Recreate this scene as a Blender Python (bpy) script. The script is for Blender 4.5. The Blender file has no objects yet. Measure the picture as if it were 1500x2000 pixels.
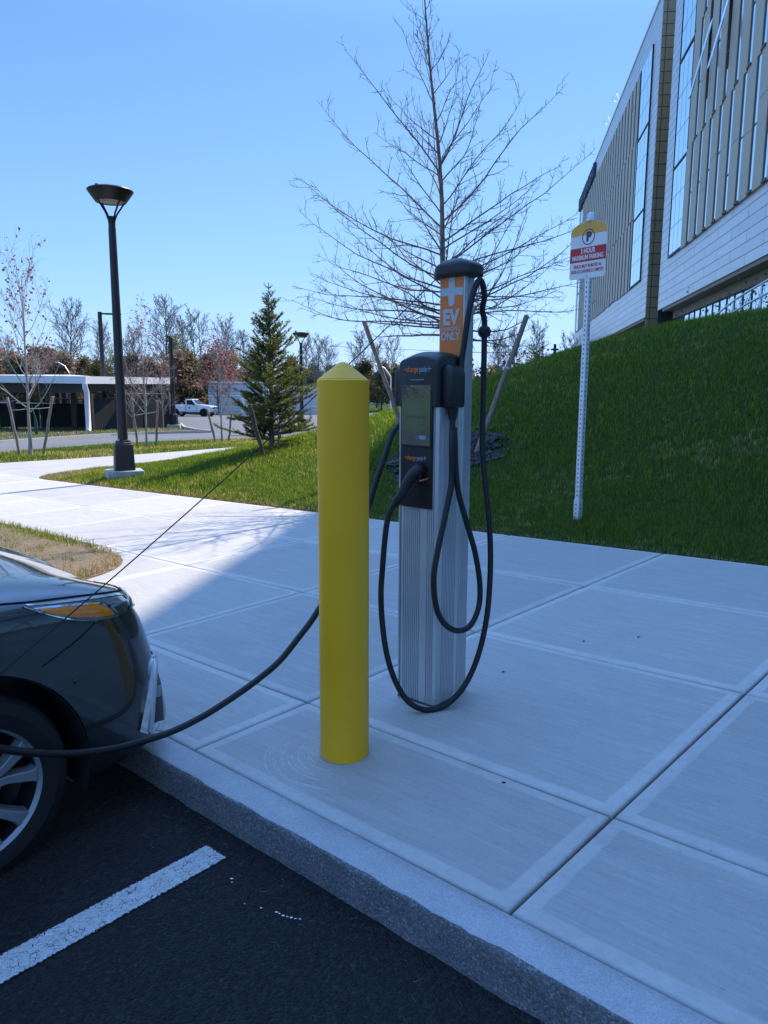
import bpy, bmesh, math, random
import numpy as np
from mathutils import Vector, Matrix
from mathutils.bvhtree import BVHTree

S = bpy.context.scene
COL = S.collection
PI = math.pi
rad = math.radians
rnd = random.Random(7)

# ------------------------------------------------------------------ place and camera
H = 1.57
PITCH, ROLL, F, TH = rad(9.28), rad(0.26), 1468.0, rad(47.48)
GX, GY = .0335, -.0113
fw = np.array([0, math.cos(PITCH), -math.sin(PITCH)])
r0 = np.array([1., 0, 0]); u0 = np.cross(r0, fw)
RR = math.cos(ROLL) * r0 + math.sin(ROLL) * u0
UU = -math.sin(ROLL) * r0 + math.cos(ROLL) * u0
CAM = np.array([0, 0, H])
EA = np.array([math.cos(TH), math.sin(TH), 0]); EB = np.array([-EA[1], EA[0], 0])
O = np.array([.2471, 1.323, 0]) * H
SUN_AZ = rad(40)
DF = np.array([.1553, .9879]); UF = 9.5          # run of the long facade and its distance
NF = np.array([DF[1], -DF[0]])

def zb(x, y):
    x = np.asarray(x, float); y = np.asarray(y, float)
    ax = np.abs(x); t = np.clip(ax - 6, 0, 6)
    xe = np.sign(x) * (np.minimum(ax, 6) + t - t * t / 12)
    return GX * xe + GY * np.minimum(y, 20) - .016 * np.clip(y - 20, 0, 80)

KV = np.arange(-20, 20, .1)
KA = np.interp(KV, [-8, 0, 4, 7, 9, 11, 13, 15, 16.6], [3.9, 3.64, 3.41, 3.19, 2.74, 2.1, 1.43, .9, 0])
_k = np.ones(13) / 13
KA = np.convolve(np.pad(KA, 6, mode='edge'), _k, 'valid')

def hill(x, y):
    x = np.asarray(x, float); y = np.asarray(y, float)
    u = (x - O[0]) * EA[0] + (y - O[1]) * EA[1]; v = (x - O[0]) * EB[0] + (y - O[1]) * EB[1]
    a = np.interp(v, KV, KA)
    s = np.clip((u - 5.25) / 13, 0, 1)
    h = a * (s * s * (3 - 2 * s) * .55 + .45 * np.sin(s * PI / 2))
    pd = UF - (x * NF[0] + y * NF[1])
    back = np.clip((u - 22) / 14, 0, 1) * np.clip((pd - 5) / 6, 0, 1)
    return h * (1 - back)

def gz(x, y):
    return zb(x, y) + hill(x, y)

def ray(x, y):
    return RR * (x - 750) / F - UU * (y - 1000) / F + fw

def G(x, y, dz=0., fn=gz):
    d = ray(x, y); lo = t = .3
    while t < 600:
        P = CAM + d * t
        if P[2] < float(fn(P[0], P[1])) + dz: break
        lo = t; t *= 1.01
    hi = t
    for _ in range(40):
        m = (lo + hi) / 2; P = CAM + d * m
        if P[2] < float(fn(P[0], P[1])) + dz: hi = m
        else: lo = m
    return CAM + d * lo

def at(x, y, Y):
    d = ray(x, y); return CAM + d * (Y / d[1])

def UV(u, v, z=0.):
    P = O + EA * u + EB * v
    return np.array([P[0], P[1], float(zb(P[0], P[1])) + z])

def PV(x, y, v):
    d = ray(x, y); q = CAM - O
    return CAM + d * ((v - q @ EB) / (d @ EB))

def PU(x, y, u):
    d = ray(x, y); q = CAM - O
    return CAM + d * ((u - q @ EA) / (d @ EA))

def uvof(P):
    d = np.asarray(P) - O
    return float(d @ EA), float(d @ EB)

# ------------------------------------------------------------------ helpers
def tag(o, label=None, cat=None, group=None, kind=None):
    if label: o['label'] = label
    if cat: o['category'] = cat
    if group: o['group'] = group
    if kind: o['kind'] = kind
    return o

def thing(name, loc, label, cat, rz=0., group=None, kind=None):
    o = bpy.data.objects.new(name, None); COL.objects.link(o)
    o.location = Vector([float(a) for a in loc]); o.rotation_euler = (0, 0, rz); o.empty_display_size = .1
    return tag(o, label, cat, group, kind)

class MB:
    def __init__(s): s.v = []; s.f = []; s.m = []
    def add(s, vs, fs, mi=0, M=None):
        b = len(s.v)
        if M is not None: vs = [tuple(M @ Vector(p)) for p in vs]
        s.v.extend([tuple(float(c) for c in p) for p in vs])
        s.f.extend([tuple(b + i for i in f) for f in fs]); s.m.extend([mi] * len(fs))
        return s
    def box(s, x0, x1, y0, y1, z0, z1, mi=0, M=None):
        vs = [(x, y, z) for x in (x0, x1) for y in (y0, y1) for z in (z0, z1)]
        return s.add(vs, [(0, 1, 3, 2), (4, 6, 7, 5), (0, 4, 5, 1), (2, 3, 7, 6), (0, 2, 6, 4), (1, 5, 7, 3)], mi, M)
    def tube(s, pts, r, n=8, cap=True, mi=0):
        pts = [Vector([float(c) for c in p]) for p in pts]
        k = len(pts)
        rs = r if hasattr(r, '__len__') else [r] * k
        vs = []; fs = []
        ref = None
        for i in range(k):
            t = (pts[min(i + 1, k - 1)] - pts[max(i - 1, 0)])
            if t.length < 1e-9: t = Vector((0, 0, 1))
            t.normalize()
            if ref is None:
                ref = Vector((0, 0, 1)) if abs(t.z) < .9 else Vector((1, 0, 0))
            a = (ref - t * ref.dot(t))
            if a.length < 1e-6: a = t.orthogonal()
            a.normalize(); ref = a
            b = t.cross(a)
            for j in range(n):
                w = 2 * PI * j / n
                vs.append(pts[i] + (a * math.cos(w) + b * math.sin(w)) * rs[i])
        for i in range(k - 1):
            for j in range(n):
                j2 = (j + 1) % n
                fs.append((i * n + j, i * n + j2, (i + 1) * n + j2, (i + 1) * n + j))
        if cap:
            fs.append(tuple(range(n - 1, -1, -1))); fs.append(tuple((k - 1) * n + j for j in range(n)))
        return s.add(vs, fs, mi)
    def lathe(s, prof, n=32, mi=0, M=None, sx=1., sy=1., caps=True):
        vs = []; fs = []
        for (r, z) in prof:
            for j in range(n):
                w = 2 * PI * j / n; vs.append((r * math.cos(w) * sx, r * math.sin(w) * sy, z))
        for i in range(len(prof) - 1):
            for j in range(n):
                j2 = (j + 1) % n
                fs.append((i * n + j, i * n + j2, (i + 1) * n + j2, (i + 1) * n + j))
        if caps and prof[0][0] > 1e-6: fs.append(tuple(range(n - 1, -1, -1)))
        if caps and prof[-1][0] > 1e-6: fs.append(tuple((len(prof) - 1) * n + j for j in range(n)))
        return s.add(vs, fs, mi, M)
    def prism(s, poly, z0, z1, mi=0, M=None):
        n = len(poly)
        vs = [(p[0], p[1], z0) for p in poly] + [(p[0], p[1], z1) for p in poly]
        fs = [tuple(range(n - 1, -1, -1)), tuple(range(n, 2 * n))]
        fs += [(i, (i + 1) % n, n + (i + 1) % n, n + i) for i in range(n)]
        return s.add(vs, fs, mi, M)
    def ball(s, c, r, n=12, mi=0, sq=(1, 1, 1)):
        prof = [(max(1e-7, math.sin(PI * i / n)) * r, -math.cos(PI * i / n) * r) for i in range(n + 1)]
        M = Matrix.Translation(Vector([float(a) for a in c])) @ Matrix.Diagonal((*sq, 1))
        return s.lathe(prof, n * 2, mi, M)
    def text(s, body, size, M, mi=0, depth=.0012, sx=1., bold=0.):
        cu = bpy.data.curves.new('lettering', 'FONT'); cu.body = body; cu.size = size
        cu.align_x = 'CENTER'; cu.align_y = 'CENTER'; cu.extrude = depth; cu.offset = bold * size; cu.resolution_u = 4
        ob = bpy.data.objects.new('lettering', cu); COL.objects.link(ob)
        bpy.context.view_layer.update()
        me = ob.evaluated_get(bpy.context.evaluated_depsgraph_get()).to_mesh()
        vs = [(v.co.x * sx, v.co.y, v.co.z) for v in me.vertices]
        fs = [tuple(p.vertices) for p in me.polygons]
        s.add(vs, fs, mi, M)
        bpy.data.objects.remove(ob); bpy.data.curves.remove(cu)
        return s
    def build(s, name, mats, parent=None, smooth=None, bevel=0., sub=0, seg=2):
        me = bpy.data.meshes.new(name)
        me.from_pydata(s.v, [], s.f)
        if not isinstance(mats, (list, tuple)): mats = [mats]
        for m in mats: me.materials.append(m)
        if len(mats) > 1: me.polygons.foreach_set('material_index', s.m)
        me.validate(clean_customdata=False)
        bm = bmesh.new(); bm.from_mesh(me); bmesh.ops.recalc_face_normals(bm, faces=bm.faces); bm.to_mesh(me); bm.free()
        o = bpy.data.objects.new(name, me); COL.objects.link(o)
        if smooth is not None:
            me.polygons.foreach_set('use_smooth', [True] * len(me.polygons))
            me.set_sharp_from_angle(angle=rad(smooth))
        if bevel:
            b = o.modifiers.new('bevel', 'BEVEL'); b.width = bevel; b.segments = seg; b.limit_method = 'ANGLE'; b.angle_limit = rad(40)
            me.polygons.foreach_set('use_smooth', [True] * len(me.polygons)); me.set_sharp_from_angle(angle=rad(50))
        if sub:
            b = o.modifiers.new('sub', 'SUBSURF'); b.levels = sub; b.render_levels = sub
        if parent: o.parent = parent
        return o

def rawmesh(name, V, faces, mats, attrs=None, parent=None, smooth=False):
    """fast mesh from numpy: faces (n,k) all the same size"""
    me = bpy.data.meshes.new(name)
    V = np.asarray(V, np.float32); faces = np.asarray(faces, np.int32)
    n, k = faces.shape
    me.vertices.add(len(V)); me.vertices.foreach_set('co', V.ravel())
    me.loops.add(n * k); me.loops.foreach_set('vertex_index', faces.ravel())
    me.polygons.add(n); me.polygons.foreach_set('loop_start', np.arange(n, dtype=np.int32) * k)
    me.polygons.foreach_set('loop_total', np.full(n, k, np.int32))
    if smooth: me.polygons.foreach_set('use_smooth', np.ones(n, bool))
    for an, av in (attrs or {}).items():
        a = me.attributes.new(an, 'FLOAT', 'POINT'); a.data.foreach_set('value', np.asarray(av, np.float32))
    me.update(calc_edges=True)
    for m in (mats if isinstance(mats, (list, tuple)) else [mats]): me.materials.append(m)
    o = bpy.data.objects.new(name, me); COL.objects.link(o)
    if parent: o.parent = parent
    return o

# ------------------------------------------------------------------ materials
class NT:
    def __init__(s, name):
        s.mat = bpy.data.materials.new(name); s.mat.use_nodes = True
        s.t = s.mat.node_tree; s.b = s.t.nodes['Principled BSDF']; s.out = s.t.nodes['Material Output']
        s.tc = None
    def n(s, typ, **k):
        nd = s.t.nodes.new(typ)
        for a, b in k.items():
            if isinstance(a, str) and hasattr(nd, a): setattr(nd, a, b)
        return nd
    def L(s, a, b): s.t.links.new(a, b)
    def co(s):
        if not s.tc: s.tc = s.n('ShaderNodeTexCoord').outputs['Object']
        return s.tc
    def mapped(s, scale):
        m = s.n('ShaderNodeMapping'); m.inputs['Scale'].default_value = scale if hasattr(scale, '__len__') else (scale,) * 3
        s.L(s.co(), m.inputs['Vector']); return m.outputs['Vector']
    def noise(s, scale, detail=4, rough=.6, vec=None):
        n = s.n('ShaderNodeTexNoise'); n.inputs['Scale'].default_value = scale; n.inputs['Detail'].default_value = detail
        n.inputs['Roughness'].default_value = rough; s.L(vec if vec is not None else s.co(), n.inputs['Vector']); return n.outputs['Fac']
    def vor(s, scale, vec=None, feature='F1', out='Distance'):
        n = s.n('ShaderNodeTexVoronoi', feature=feature); n.inputs['Scale'].default_value = scale
        s.L(vec if vec is not None else s.co(), n.inputs['Vector']); return n.outputs[out]
    def attr(s, name):
        n = s.n('ShaderNodeAttribute'); n.attribute_name = name; return n.outputs['Fac']
    def ramp(s, fac, stops, interp='LINEAR'):
        n = s.n('ShaderNodeValToRGB'); n.color_ramp.interpolation = interp
        e = n.color_ramp.elements
        while len(e) > 1: e.remove(e[-1])
        for i, (p, c) in enumerate(stops):
            el = e[0] if i == 0 else e.new(p)
            el.position = p; el.color = (*c, 1) if len(c) == 3 else c
        s.L(fac, n.inputs['Fac']); return n.outputs['Color']
    def mix(s, fac, a, b, mode='MIX'):
        n = s.n('ShaderNodeMix', data_type='RGBA', blend_type=mode)
        for sock, v in ((n.inputs[0], fac), (n.inputs[6], a), (n.inputs[7], b)):
            if hasattr(v, 'is_linked'): s.L(v, sock)
            elif hasattr(v, '__len__'): sock.default_value = (*v, 1) if len(v) == 3 else v
            else: sock.default_value = v
        return n.outputs[2]
    def math(s, op, a, b=None, c=None, clamp=False):
        n = s.n('ShaderNodeMath', operation=op); n.use_clamp = clamp
        for i, v in enumerate((a, b, c)):
            if v is None: continue
            if hasattr(v, 'is_linked'): s.L(v, n.inputs[i])
            else: n.inputs[i].default_value = v
        return n.outputs[0]
    def bump(s, h, dist, strength=1., nrm=None):
        n = s.n('ShaderNodeBump'); n.inputs['Strength'].default_value = strength; n.inputs['Distance'].default_value = dist
        s.L(h, n.inputs['Height'])
        if nrm is not None: s.L(nrm, n.inputs['Normal'])
        return n.outputs['Normal']
    def set(s, **k):
        for a, v in k.items():
            i = s.b.inputs[{'color': 'Base Color', 'rough': 'Roughness', 'metal': 'Metallic', 'normal': 'Normal', 'spec': 'Specular IOR Level',
                            'coat': 'Coat Weight', 'coatr': 'Coat Roughness', 'trans': 'Transmission Weight', 'alpha': 'Alpha', 'ior': 'IOR', 'sheen': 'Sheen Weight'}[a]]
            if hasattr(v, 'is_linked'): s.L(v, i)
            elif hasattr(v, '__len__'): i.default_value = (*v, 1) if len(v) == 3 else v
            else: i.default_value = v
        return s

def simple(name, c, rough=.5, metal=0., var=.15, scale=6., bump=0., bscale=80., **k):
    m = NT(name)
    f = m.noise(scale, 5)
    lo = tuple(x * (1 - var) for x in c); hi = tuple(min(1, x * (1 + var)) for x in c)
    m.set(color=m.ramp(f, [(.3, lo), (.7, hi)]), metal=metal, **k)
    m.set(rough=m.math('ADD', m.math('MULTIPLY', m.math('SUBTRACT', f, .5), .25), rough, clamp=True))
    if bump: m.set(normal=m.bump(m.noise(bscale, 3), bump))
    return m.mat

M = {}
M['black_plastic'] = simple('black_plastic', (.012, .013, .015), .42, var=.2, bump=.0004, bscale=600)
M['black_gloss'] = simple('black_gloss', (.02, .021, .02), .04, var=.1, metal=.0, coat=1., coatr=.02, spec=.8)
M['display_glass'] = simple('reflecting_display_glass', (.30, .30, .28), .05, metal=.75, var=.12, scale=9, bump=.0006, bscale=14)
M['rubber'] = simple('rubber', (.010, .010, .011), .5, var=.25, scale=20)
M['tyre'] = simple('tyre', (.014, .014, .015), .75, var=.25, scale=14)
M['alu'] = simple('brushed_aluminium', (.64, .65, .66), .42, metal=.5, var=.06, scale=3)
M['alu_dark'] = simple('dark_aluminium', (.12, .125, .13), .5, metal=.5)  # plain dark metal of the base plate and the buttons
M['orange'] = simple('orange_vinyl', (.80, .20, .03), .35, var=.05)
M['decal_grey'] = simple('grey_vinyl', (.50, .54, .58), .4, var=.05)
M['logo_orange'] = simple('orange_print', (.78, .18, .04), .4, var=.03)
M['logo_blue'] = simple('grey_blue_print', (.25, .36, .45), .4, var=.03)
M['white_print'] = simple('white_print', (.6, .62, .64), .5, var=.03)
M['galv'] = simple('white_coated_steel', (.72, .73, .75), .4, metal=.25, var=.08, scale=10)
M['hole'] = simple('punched_hole', (.02, .02, .025), .8)
M['sign_white'] = simple('sign_white', (.70, .71, .72), .45, var=.04)
M['sign_red'] = simple('sign_red', (.45, .02, .035), .45, var=.04)
M['sign_yellow'] = simple('sign_ochre', (.70, .38, .06), .45, var=.05)
M['sign_navy'] = simple('sign_navy', (.02, .03, .09), .45, var=.05)
M['steel'] = simple('steel', (.5, .5, .5), .35, metal=.9)
M['lamp_black'] = simple('black_painted_metal', (.016, .017, .019), .45, var=.2, scale=4)
M['lamp_lens'] = simple('frosted_lens', (.3, .29, .25), .3)
M['chrome'] = simple('chrome_trim', (.75, .75, .76), .1, metal=1., var=.02)
M['amber'] = simple('amber_lens', (1., .25, .015), .15, var=.12, scale=60, coat=.6)
M['headlamp'] = simple('clear_lamp_lens', (.14, .15, .17), .08, metal=.5, var=.3, scale=30, coat=1.)
M['carglass'] = simple('dark_car_glass', (.012, .014, .016), .05, var=.1)
M['rim'] = simple('machined_alloy', (.36, .37, .39), .42, metal=.45, var=.05)
M['rim_dark'] = simple('dark_alloy', (.03, .031, .034), .35, metal=.4)
M['liner'] = simple('wheel_arch_liner', (.006, .006, .007), .9)
M['wood'] = None
M['white_roof'] = simple('white_painted_metal', (.78, .78, .77), .45, var=.05, scale=2)
M['dark_frame'] = simple('dark_bronze_metal', (.03, .028, .028), .5)
M['white_paint_car'] = simple('white_car_paint', (.72, .73, .75), .25, var=.03, coat=.5)
M['concrete_pad'] = simple('pad_concrete', (.42, .41, .38), .9, var=.2, scale=12, bump=.002)
M['mesh'] = simple('black_screen_mesh', (.016, .018, .02), .85, var=.35, scale=1.2)
M['blue_paint'] = simple('blue_emblem', (.05, .1, .3), .4)
M['cord'] = simple('black_cord', (.008, .008, .009), .6)
M['tie'] = simple('pale_strap', (.45, .5, .48), .6)
M['greenstrap'] = simple('dark_green_plastic', (.01, .07, .045), .5)
M['dark_glass'] = simple('dark_glass', (.015, .018, .02), .06)
M['house_white'] = simple('white_siding', (.7, .7, .68), .6)
M['house_roof'] = simple('grey_shingle', (.16, .15, .15), .8, var=.3, scale=3)
M['dark_wood'] = simple('weathered_pole', (.05, .042, .035), .85, var=.3, scale=8)

def wood(k=1., nm='weathered_wood'):
    m = NT(nm)
    v = m.mapped((30, 30, 3)); f = m.noise(1.0, 8, .7, v)
    m.set(color=m.ramp(f, [(.25, (.14 * k, .105 * k, .085 * k)), (.5, (.27 * k, .215 * k, .18 * k)), (.75, (.38 * k, .32 * k, .27 * k))]), rough=.85, normal=m.bump(f, .01))
    return m.mat
M['wood'] = wood()

def yellow():
    m = NT('yellow_sleeve_plastic')
    f = m.noise(3, 5); g = m.noise(400, 2)
    v = m.mapped((40, 40, 1.2)); st = m.noise(1, 5, .6, v)
    c = m.ramp(f, [(.3, (.95, .455, .005)), (.7, (1., .51, .008))])
    c = m.mix(m.math('MULTIPLY', m.math('GREATER_THAN', st, .66), .12), c, (.45, .27, .03))
    m.set(color=c, rough=m.math('ADD', .38, m.math('MULTIPLY', st, .18)), normal=m.bump(g, .0006))
    return m.mat
M['yellow'] = yellow()

def concrete():
    m = NT('broomed_concrete')
    e = m.attr('edge'); t = m.attr('tint')
    n1 = m.noise(1.3, 6, .65); n2 = m.noise(9, 6, .7); n3 = m.noise(70, 4, .7); n4 = m.noise(320, 2)
    br = m.noise(1., 5, .7, m.mapped((150, 5, 1)))           # broom lines run along the kerb
    patch = m.noise(1., 5, .6, m.mapped((14, 2.2, 1))); br2 = m.noise(1., 4, .7, m.mapped((48, 3., 1)))
    ew = m.math('ADD', e, m.math('MULTIPLY', m.math('SUBTRACT', n2, .5), .03))
    band = m.math('SUBTRACT', 1., m.math('DIVIDE', m.math('SUBTRACT', ew, .058), .010), clamp=True)
    c = m.ramp(n1, [(.3, (.45, .445, .435)), (.7, (.56, .555, .54))])
    c = m.mix(m.math('MULTIPLY', m.ramp(patch, [(.42, (0, 0, 0)), (.72, (1, 1, 1))]), m.math('MULTIPLY', br, .9)), c, (.74, .74, .725))
    c = m.mix(.22, c, m.ramp(br, [(.3, (.38, .38, .37)), (.7, (.68, .675, .66))]))
    c = m.mix(m.math('MULTIPLY', m.ramp(m.noise(3.2, 5, .65), [(.35, (.05, .05, .05)), (.65, (1, 1, 1))]), .42), c, m.ramp(br2, [(.36, (.36, .355, .345)), (.52, (.56, .555, .54)), (.66, (.80, .79, .775))]))
    bandc = m.ramp(n2, [(.3, (.62, .615, .60)), (.6, (.76, .755, .74)), (.75, (.52, .515, .50))])
    c = m.mix(m.math('MULTIPLY', band, .9), c, bandc)
    c = m.mix(.25, c, m.ramp(n3, [(.3, (.42, .415, .40)), (.7, (.68, .675, .66))]))
    edge = m.math('SUBTRACT', 1., m.math('DIVIDE', e, .006), clamp=True)
    c = m.mix(m.math('MULTIPLY', edge, .75), c, (.12, .115, .105))
    spots = m.math('GREATER_THAN', m.noise(38, 2), .735)
    c = m.mix(m.math('MULTIPLY', spots, .5), c, (.25, .245, .235))
    st_ = m.ramp(m.noise(2.6, 7, .75), [(.52, (0, 0, 0)), (.70, (1, 1, 1))])
    c = m.mix(m.math('MULTIPLY', st_, .32), c, (.36, .355, .35))
    tv = m.n('ShaderNodeHueSaturation'); m.L(c, tv.inputs['Color']); m.L(m.math('ADD', .90, m.math('MULTIPLY', t, .18)), tv.inputs['Value'])
    m.set(color=m.mix(1., tv.outputs[0], (.87, .835, .79), 'MULTIPLY'), rough=.88)
    h = m.math('ADD', m.math('MULTIPLY', m.math('MULTIPLY', br, m.math('SUBTRACT', 1., band)), .9), m.math('MULTIPLY', n3, .5))
    h = m.math('ADD', h, m.math('MULTIPLY', n4, .25))
    m.set(normal=m.bump(h, .0035, .8))
    return m.mat
M['concrete'] = concrete()

def pathconc():
    m = NT('path_concrete')
    n1 = m.noise(.8, 6, .65); n2 = m.noise(30, 4)
    c = m.ramp(n1, [(.3, (.48, .47, .44)), (.7, (.58, .57, .54))])
    sp = m.n('ShaderNodeSeparateXYZ'); m.L(m.co(), sp.inputs[0])
    jx = m.math('LESS_THAN', m.math('ABSOLUTE', m.math('SUBTRACT', m.math('FRACT', m.math('DIVIDE', sp.outputs[0], 1.73)), .5)), .008)
    jy = m.math('LESS_THAN', m.math('ABSOLUTE', m.math('SUBTRACT', sp.outputs[1], 19.0)), .025)
    c = m.mix(m.math('MULTIPLY', m.math('MAXIMUM', jx, jy), .5), c, (.2, .19, .18))
    m.set(color=m.mix(.2, m.mix(1., c, (.83, .80, .76), 'MULTIPLY'), m.ramp(n2, [(.3, (.30, .29, .27)), (.7, (.48, .47, .44))])), rough=.9, normal=m.bump(n2, .003))
    return m.mat
M['path'] = pathconc()

def asphalt(name, a=.009, b=.021, big=True):
    m = NT(name)
    vo = m.vor(95); cr = m.vor(95, out='Color'); n1 = m.noise(1.2, 5); n2 = m.noise(220, 3); n3 = m.noise(28, 4)
    sep = m.n('ShaderNodeSeparateColor'); m.L(cr, sep.inputs[0])
    c = m.ramp(sep.outputs[0], [(.0, (a * .35,) * 3), (.55, (b * .7,) * 3), (.85, (b * 1.35, b * 1.37, b * 1.4)), (.97, (b * 1.5,) * 3), (1., (b * 3., b * 3., b * 2.9))])
    c = m.mix(.25, c, m.ramp(n1, [(.3, (a * .8,) * 3), (.7, (b * .95,) * 3)]))
    m.set(color=c, rough=.82)
    h = m.math('ADD', m.math('MULTIPLY', m.math('SUBTRACT', 1., vo), 1.), m.math('MULTIPLY', n3, 1.2))
    h = m.math('ADD', h, m.math('MULTIPLY', n2, .3))
    m.set(normal=m.bump(h, .016 if big else .003, 1.))
    return m
M['asphalt'] = asphalt('new_asphalt').mat

def farasphalt():
    m = NT('worn_asphalt')
    n = m.noise(.35, 6, .6); n2 = m.noise(40, 3)
    m.set(color=m.mix(.3, m.ramp(n, [(.3, (.115, .115, .12)), (.7, (.165, .163, .165))]), m.ramp(n2, [(.3, (.08, .08, .08)), (.7, (.2, .2, .2))])), rough=.9, normal=m.bump(n2, .004))
    return m.mat
M['asphalt_far'] = farasphalt()

def paint():
    m = asphalt('worn_white_paint')
    col = m.b.inputs['Base Color'].links[0].from_socket
    d = m.vor(48, feature='DISTANCE_TO_EDGE', vec=None); n = m.noise(25, 5, .7); n2 = m.noise(90, 3)
    # wavering crack lines
    crack = m.math('LESS_THAN', d, m.math('MULTIPLY', m.math('SUBTRACT', n, .46), .26))
    pit = m.math('GREATER_THAN', n2, .71)
    hole = m.math('MAXIMUM', crack, pit)
    e = m.attr('edge')
    ed = m.math('LESS_THAN', m.math('ADD', e, m.math('MULTIPLY', m.math('SUBTRACT', n2, .5), .03)), .006)
    hole = m.math('MAXIMUM', hole, ed)
    w = m.ramp(m.noise(9, 4), [(.3, (.82, .82, .81)), (.7, (.90, .90, .89))])
    m.set(color=m.mix(hole, w, col), rough=.6)
    return m.mat
M['paint'] = paint()

def granite(name, face):
    m = NT(name)
    v = m.vor(160 if face else 260, out='Color'); sep = m.n('ShaderNodeSeparateColor'); m.L(v, sep.inputs[0])
    n1 = m.noise(7, 6, .65); n2 = m.noise(60, 5, .7)
    if face:
        c = m.ramp(sep.outputs[0], [(0, (.08, .087, .095)), (.5, (.17, .18, .19)), (.85, (.27, .28, .29)), (1, (.45, .45, .45))])
        c = m.mix(.35, c, m.ramp(n1, [(.3, (.12, .128, .135)), (.7, (.25, .26, .27))]))
        rust = m.math('MULTIPLY', m.math('GREATER_THAN', m.noise(5, 3), .69), .5)
        c = m.mix(rust, c, (.16, .085, .05))
        m.set(normal=m.bump(m.math('ADD', n1, m.math('MULTIPLY', n2, .5)), .02, .9))
    else:
        c = m.ramp(sep.outputs[0], [(0, (.34, .34, .345)), (.5, (.46, .46, .465)), (1, (.58, .58, .58))])
        c = m.mix(.4, c, m.ramp(n1, [(.3, (.38, .38, .385)), (.7, (.54, .54, .54))]))
        m.set(normal=m.bump(n2, .004))
    m.set(color=c, rough=.85)
    return m.mat
M['granite_top'] = granite('sawn_granite', False); M['granite_face'] = granite('split_granite', True)

def lawn():
    m = NT('lawn_soil')
    n1 = m.noise(.5, 6, .65); n2 = m.noise(7, 6, .7); n3 = m.noise(60, 3)
    c = m.ramp(n2, [(.3, (.022, .045, .010)), (.55, (.045, .085, .016)), (.75, (.09, .10, .035))])
    c = m.mix(m.ramp(n1, [(.55, (0, 0, 0)), (.75, (.35, .35, .35))]), c, (.10, .10, .04))
    m.set(color=c, rough=1., spec=.1, normal=m.bump(n3, .03))
    return m.mat
M['lawn'] = lawn()

def grassmat():
    m = NT('grass_blades')
    d = m.attr('dry'); r = m.attr('rnd')
    g = m.ramp(r, [(0, (.017, .042, .009)), (.5, (.036, .078, .014)), (.85, (.07, .115, .02)), (1, (.11, .13, .036))])
    s = m.ramp(r, [(0, (.22, .15, .075)), (.5, (.36, .27, .15)), (1, (.50, .40, .25))])
    c = m.mix(d, g, s)
    m.set(color=c, rough=.55, spec=.25)
    tr = m.n('ShaderNodeBsdfTranslucent'); m.L(m.mix(1., c, m.mix(d, (5.4, 4.3, 1.7), (1.5, 1.45, 1.35)), 'MULTIPLY'), tr.inputs['Color'])
    mx = m.n('ShaderNodeMixShader'); mx.inputs[0].default_value = .5
    m.L(m.b.outputs[0], mx.inputs[1]); m.L(tr.outputs[0], mx.inputs[2]); m.L(mx.outputs[0], m.out.inputs[0])
    return m.mat
M['grass'] = grassmat()

def leafmat(name, stops, tl=.35):
    m = NT(name)
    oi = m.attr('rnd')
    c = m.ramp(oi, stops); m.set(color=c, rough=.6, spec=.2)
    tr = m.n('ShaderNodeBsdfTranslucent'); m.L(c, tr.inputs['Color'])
    mx = m.n('ShaderNodeMixShader'); mx.inputs[0].default_value = tl
    m.L(m.b.outputs[0], mx.inputs[1]); m.L(tr.outputs[0], mx.inputs[2]); m.L(mx.outputs[0], m.out.inputs[0])
    return m.mat
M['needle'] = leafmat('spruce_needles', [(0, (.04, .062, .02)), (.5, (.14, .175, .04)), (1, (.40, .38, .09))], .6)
M['bud'] = leafmat('red_buds', [(0, (.20, .06, .06)), (.6, (.33, .12, .11)), (1, (.42, .20, .17))])
M['rust'] = leafmat('rust_leaves', [(0, (.13, .09, .055)), (.6, (.27, .185, .12)), (1, (.38, .29, .19))], .5)
M['olive'] = leafmat('olive_leaves', [(0, (.05, .05, .02)), (.6, (.13, .12, .045)), (1, (.24, .21, .09))], .5)
M['pineleaf'] = leafmat('pine_leaves', [(0, (.05, .052, .024)), (.6, (.105, .105, .048)), (1, (.20, .18, .085))], .4)
M['spring'] = leafmat('spring_leaves', [(0, (.16, .15, .03)), (.6, (.28, .27, .06)), (1, (.40, .38, .12))])
M['darkred'] = leafmat('dark_red_leaves', [(0, (.05, .02, .018)), (.6, (.10, .045, .035)), (1, (.18, .09, .07))])
M['pink'] = leafmat('pink_blossom', [(0, (.35, .22, .22)), (1, (.55, .40, .40))])

def bark(name, a, b):
    m = NT(name); f = m.noise(1., 6, .7, m.mapped((25, 25, 5)))
    m.set(color=m.ramp(f, [(.3, a), (.7, b)]), rough=.9, normal=m.bump(f, .01)); return m.mat
M['bark'] = bark('grey_bark', (.085, .068, .058), (.19, .16, .14))
M['bark_oak'] = bark('young_oak_bark', (.12, .092, .083), (.26, .21, .19))
M['bark_far'] = bark('far_bark', (.11, .095, .085), (.22, .195, .175))
M['bark_pale'] = bark('pale_bark', (.22, .19, .165), (.42, .38, .34))
M['wood_shaded'] = wood(.28, 'shaded_wood')  # same stake wood darkened: the shade is put into its colour
M['chips'] = None

def chips():
    m = NT('grey_mulch')
    v = m.vor(22, out='Color'); sep = m.n('ShaderNodeSeparateColor'); m.L(v, sep.inputs[0]); d = m.vor(22)
    m.set(color=m.ramp(sep.outputs[0], [(0, (.02, .018, .016)), (.6, (.055, .05, .046)), (1, (.12, .11, .10))]), rough=.95, normal=m.bump(d, .05))
    return m.mat
M['chips'] = chips()

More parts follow.
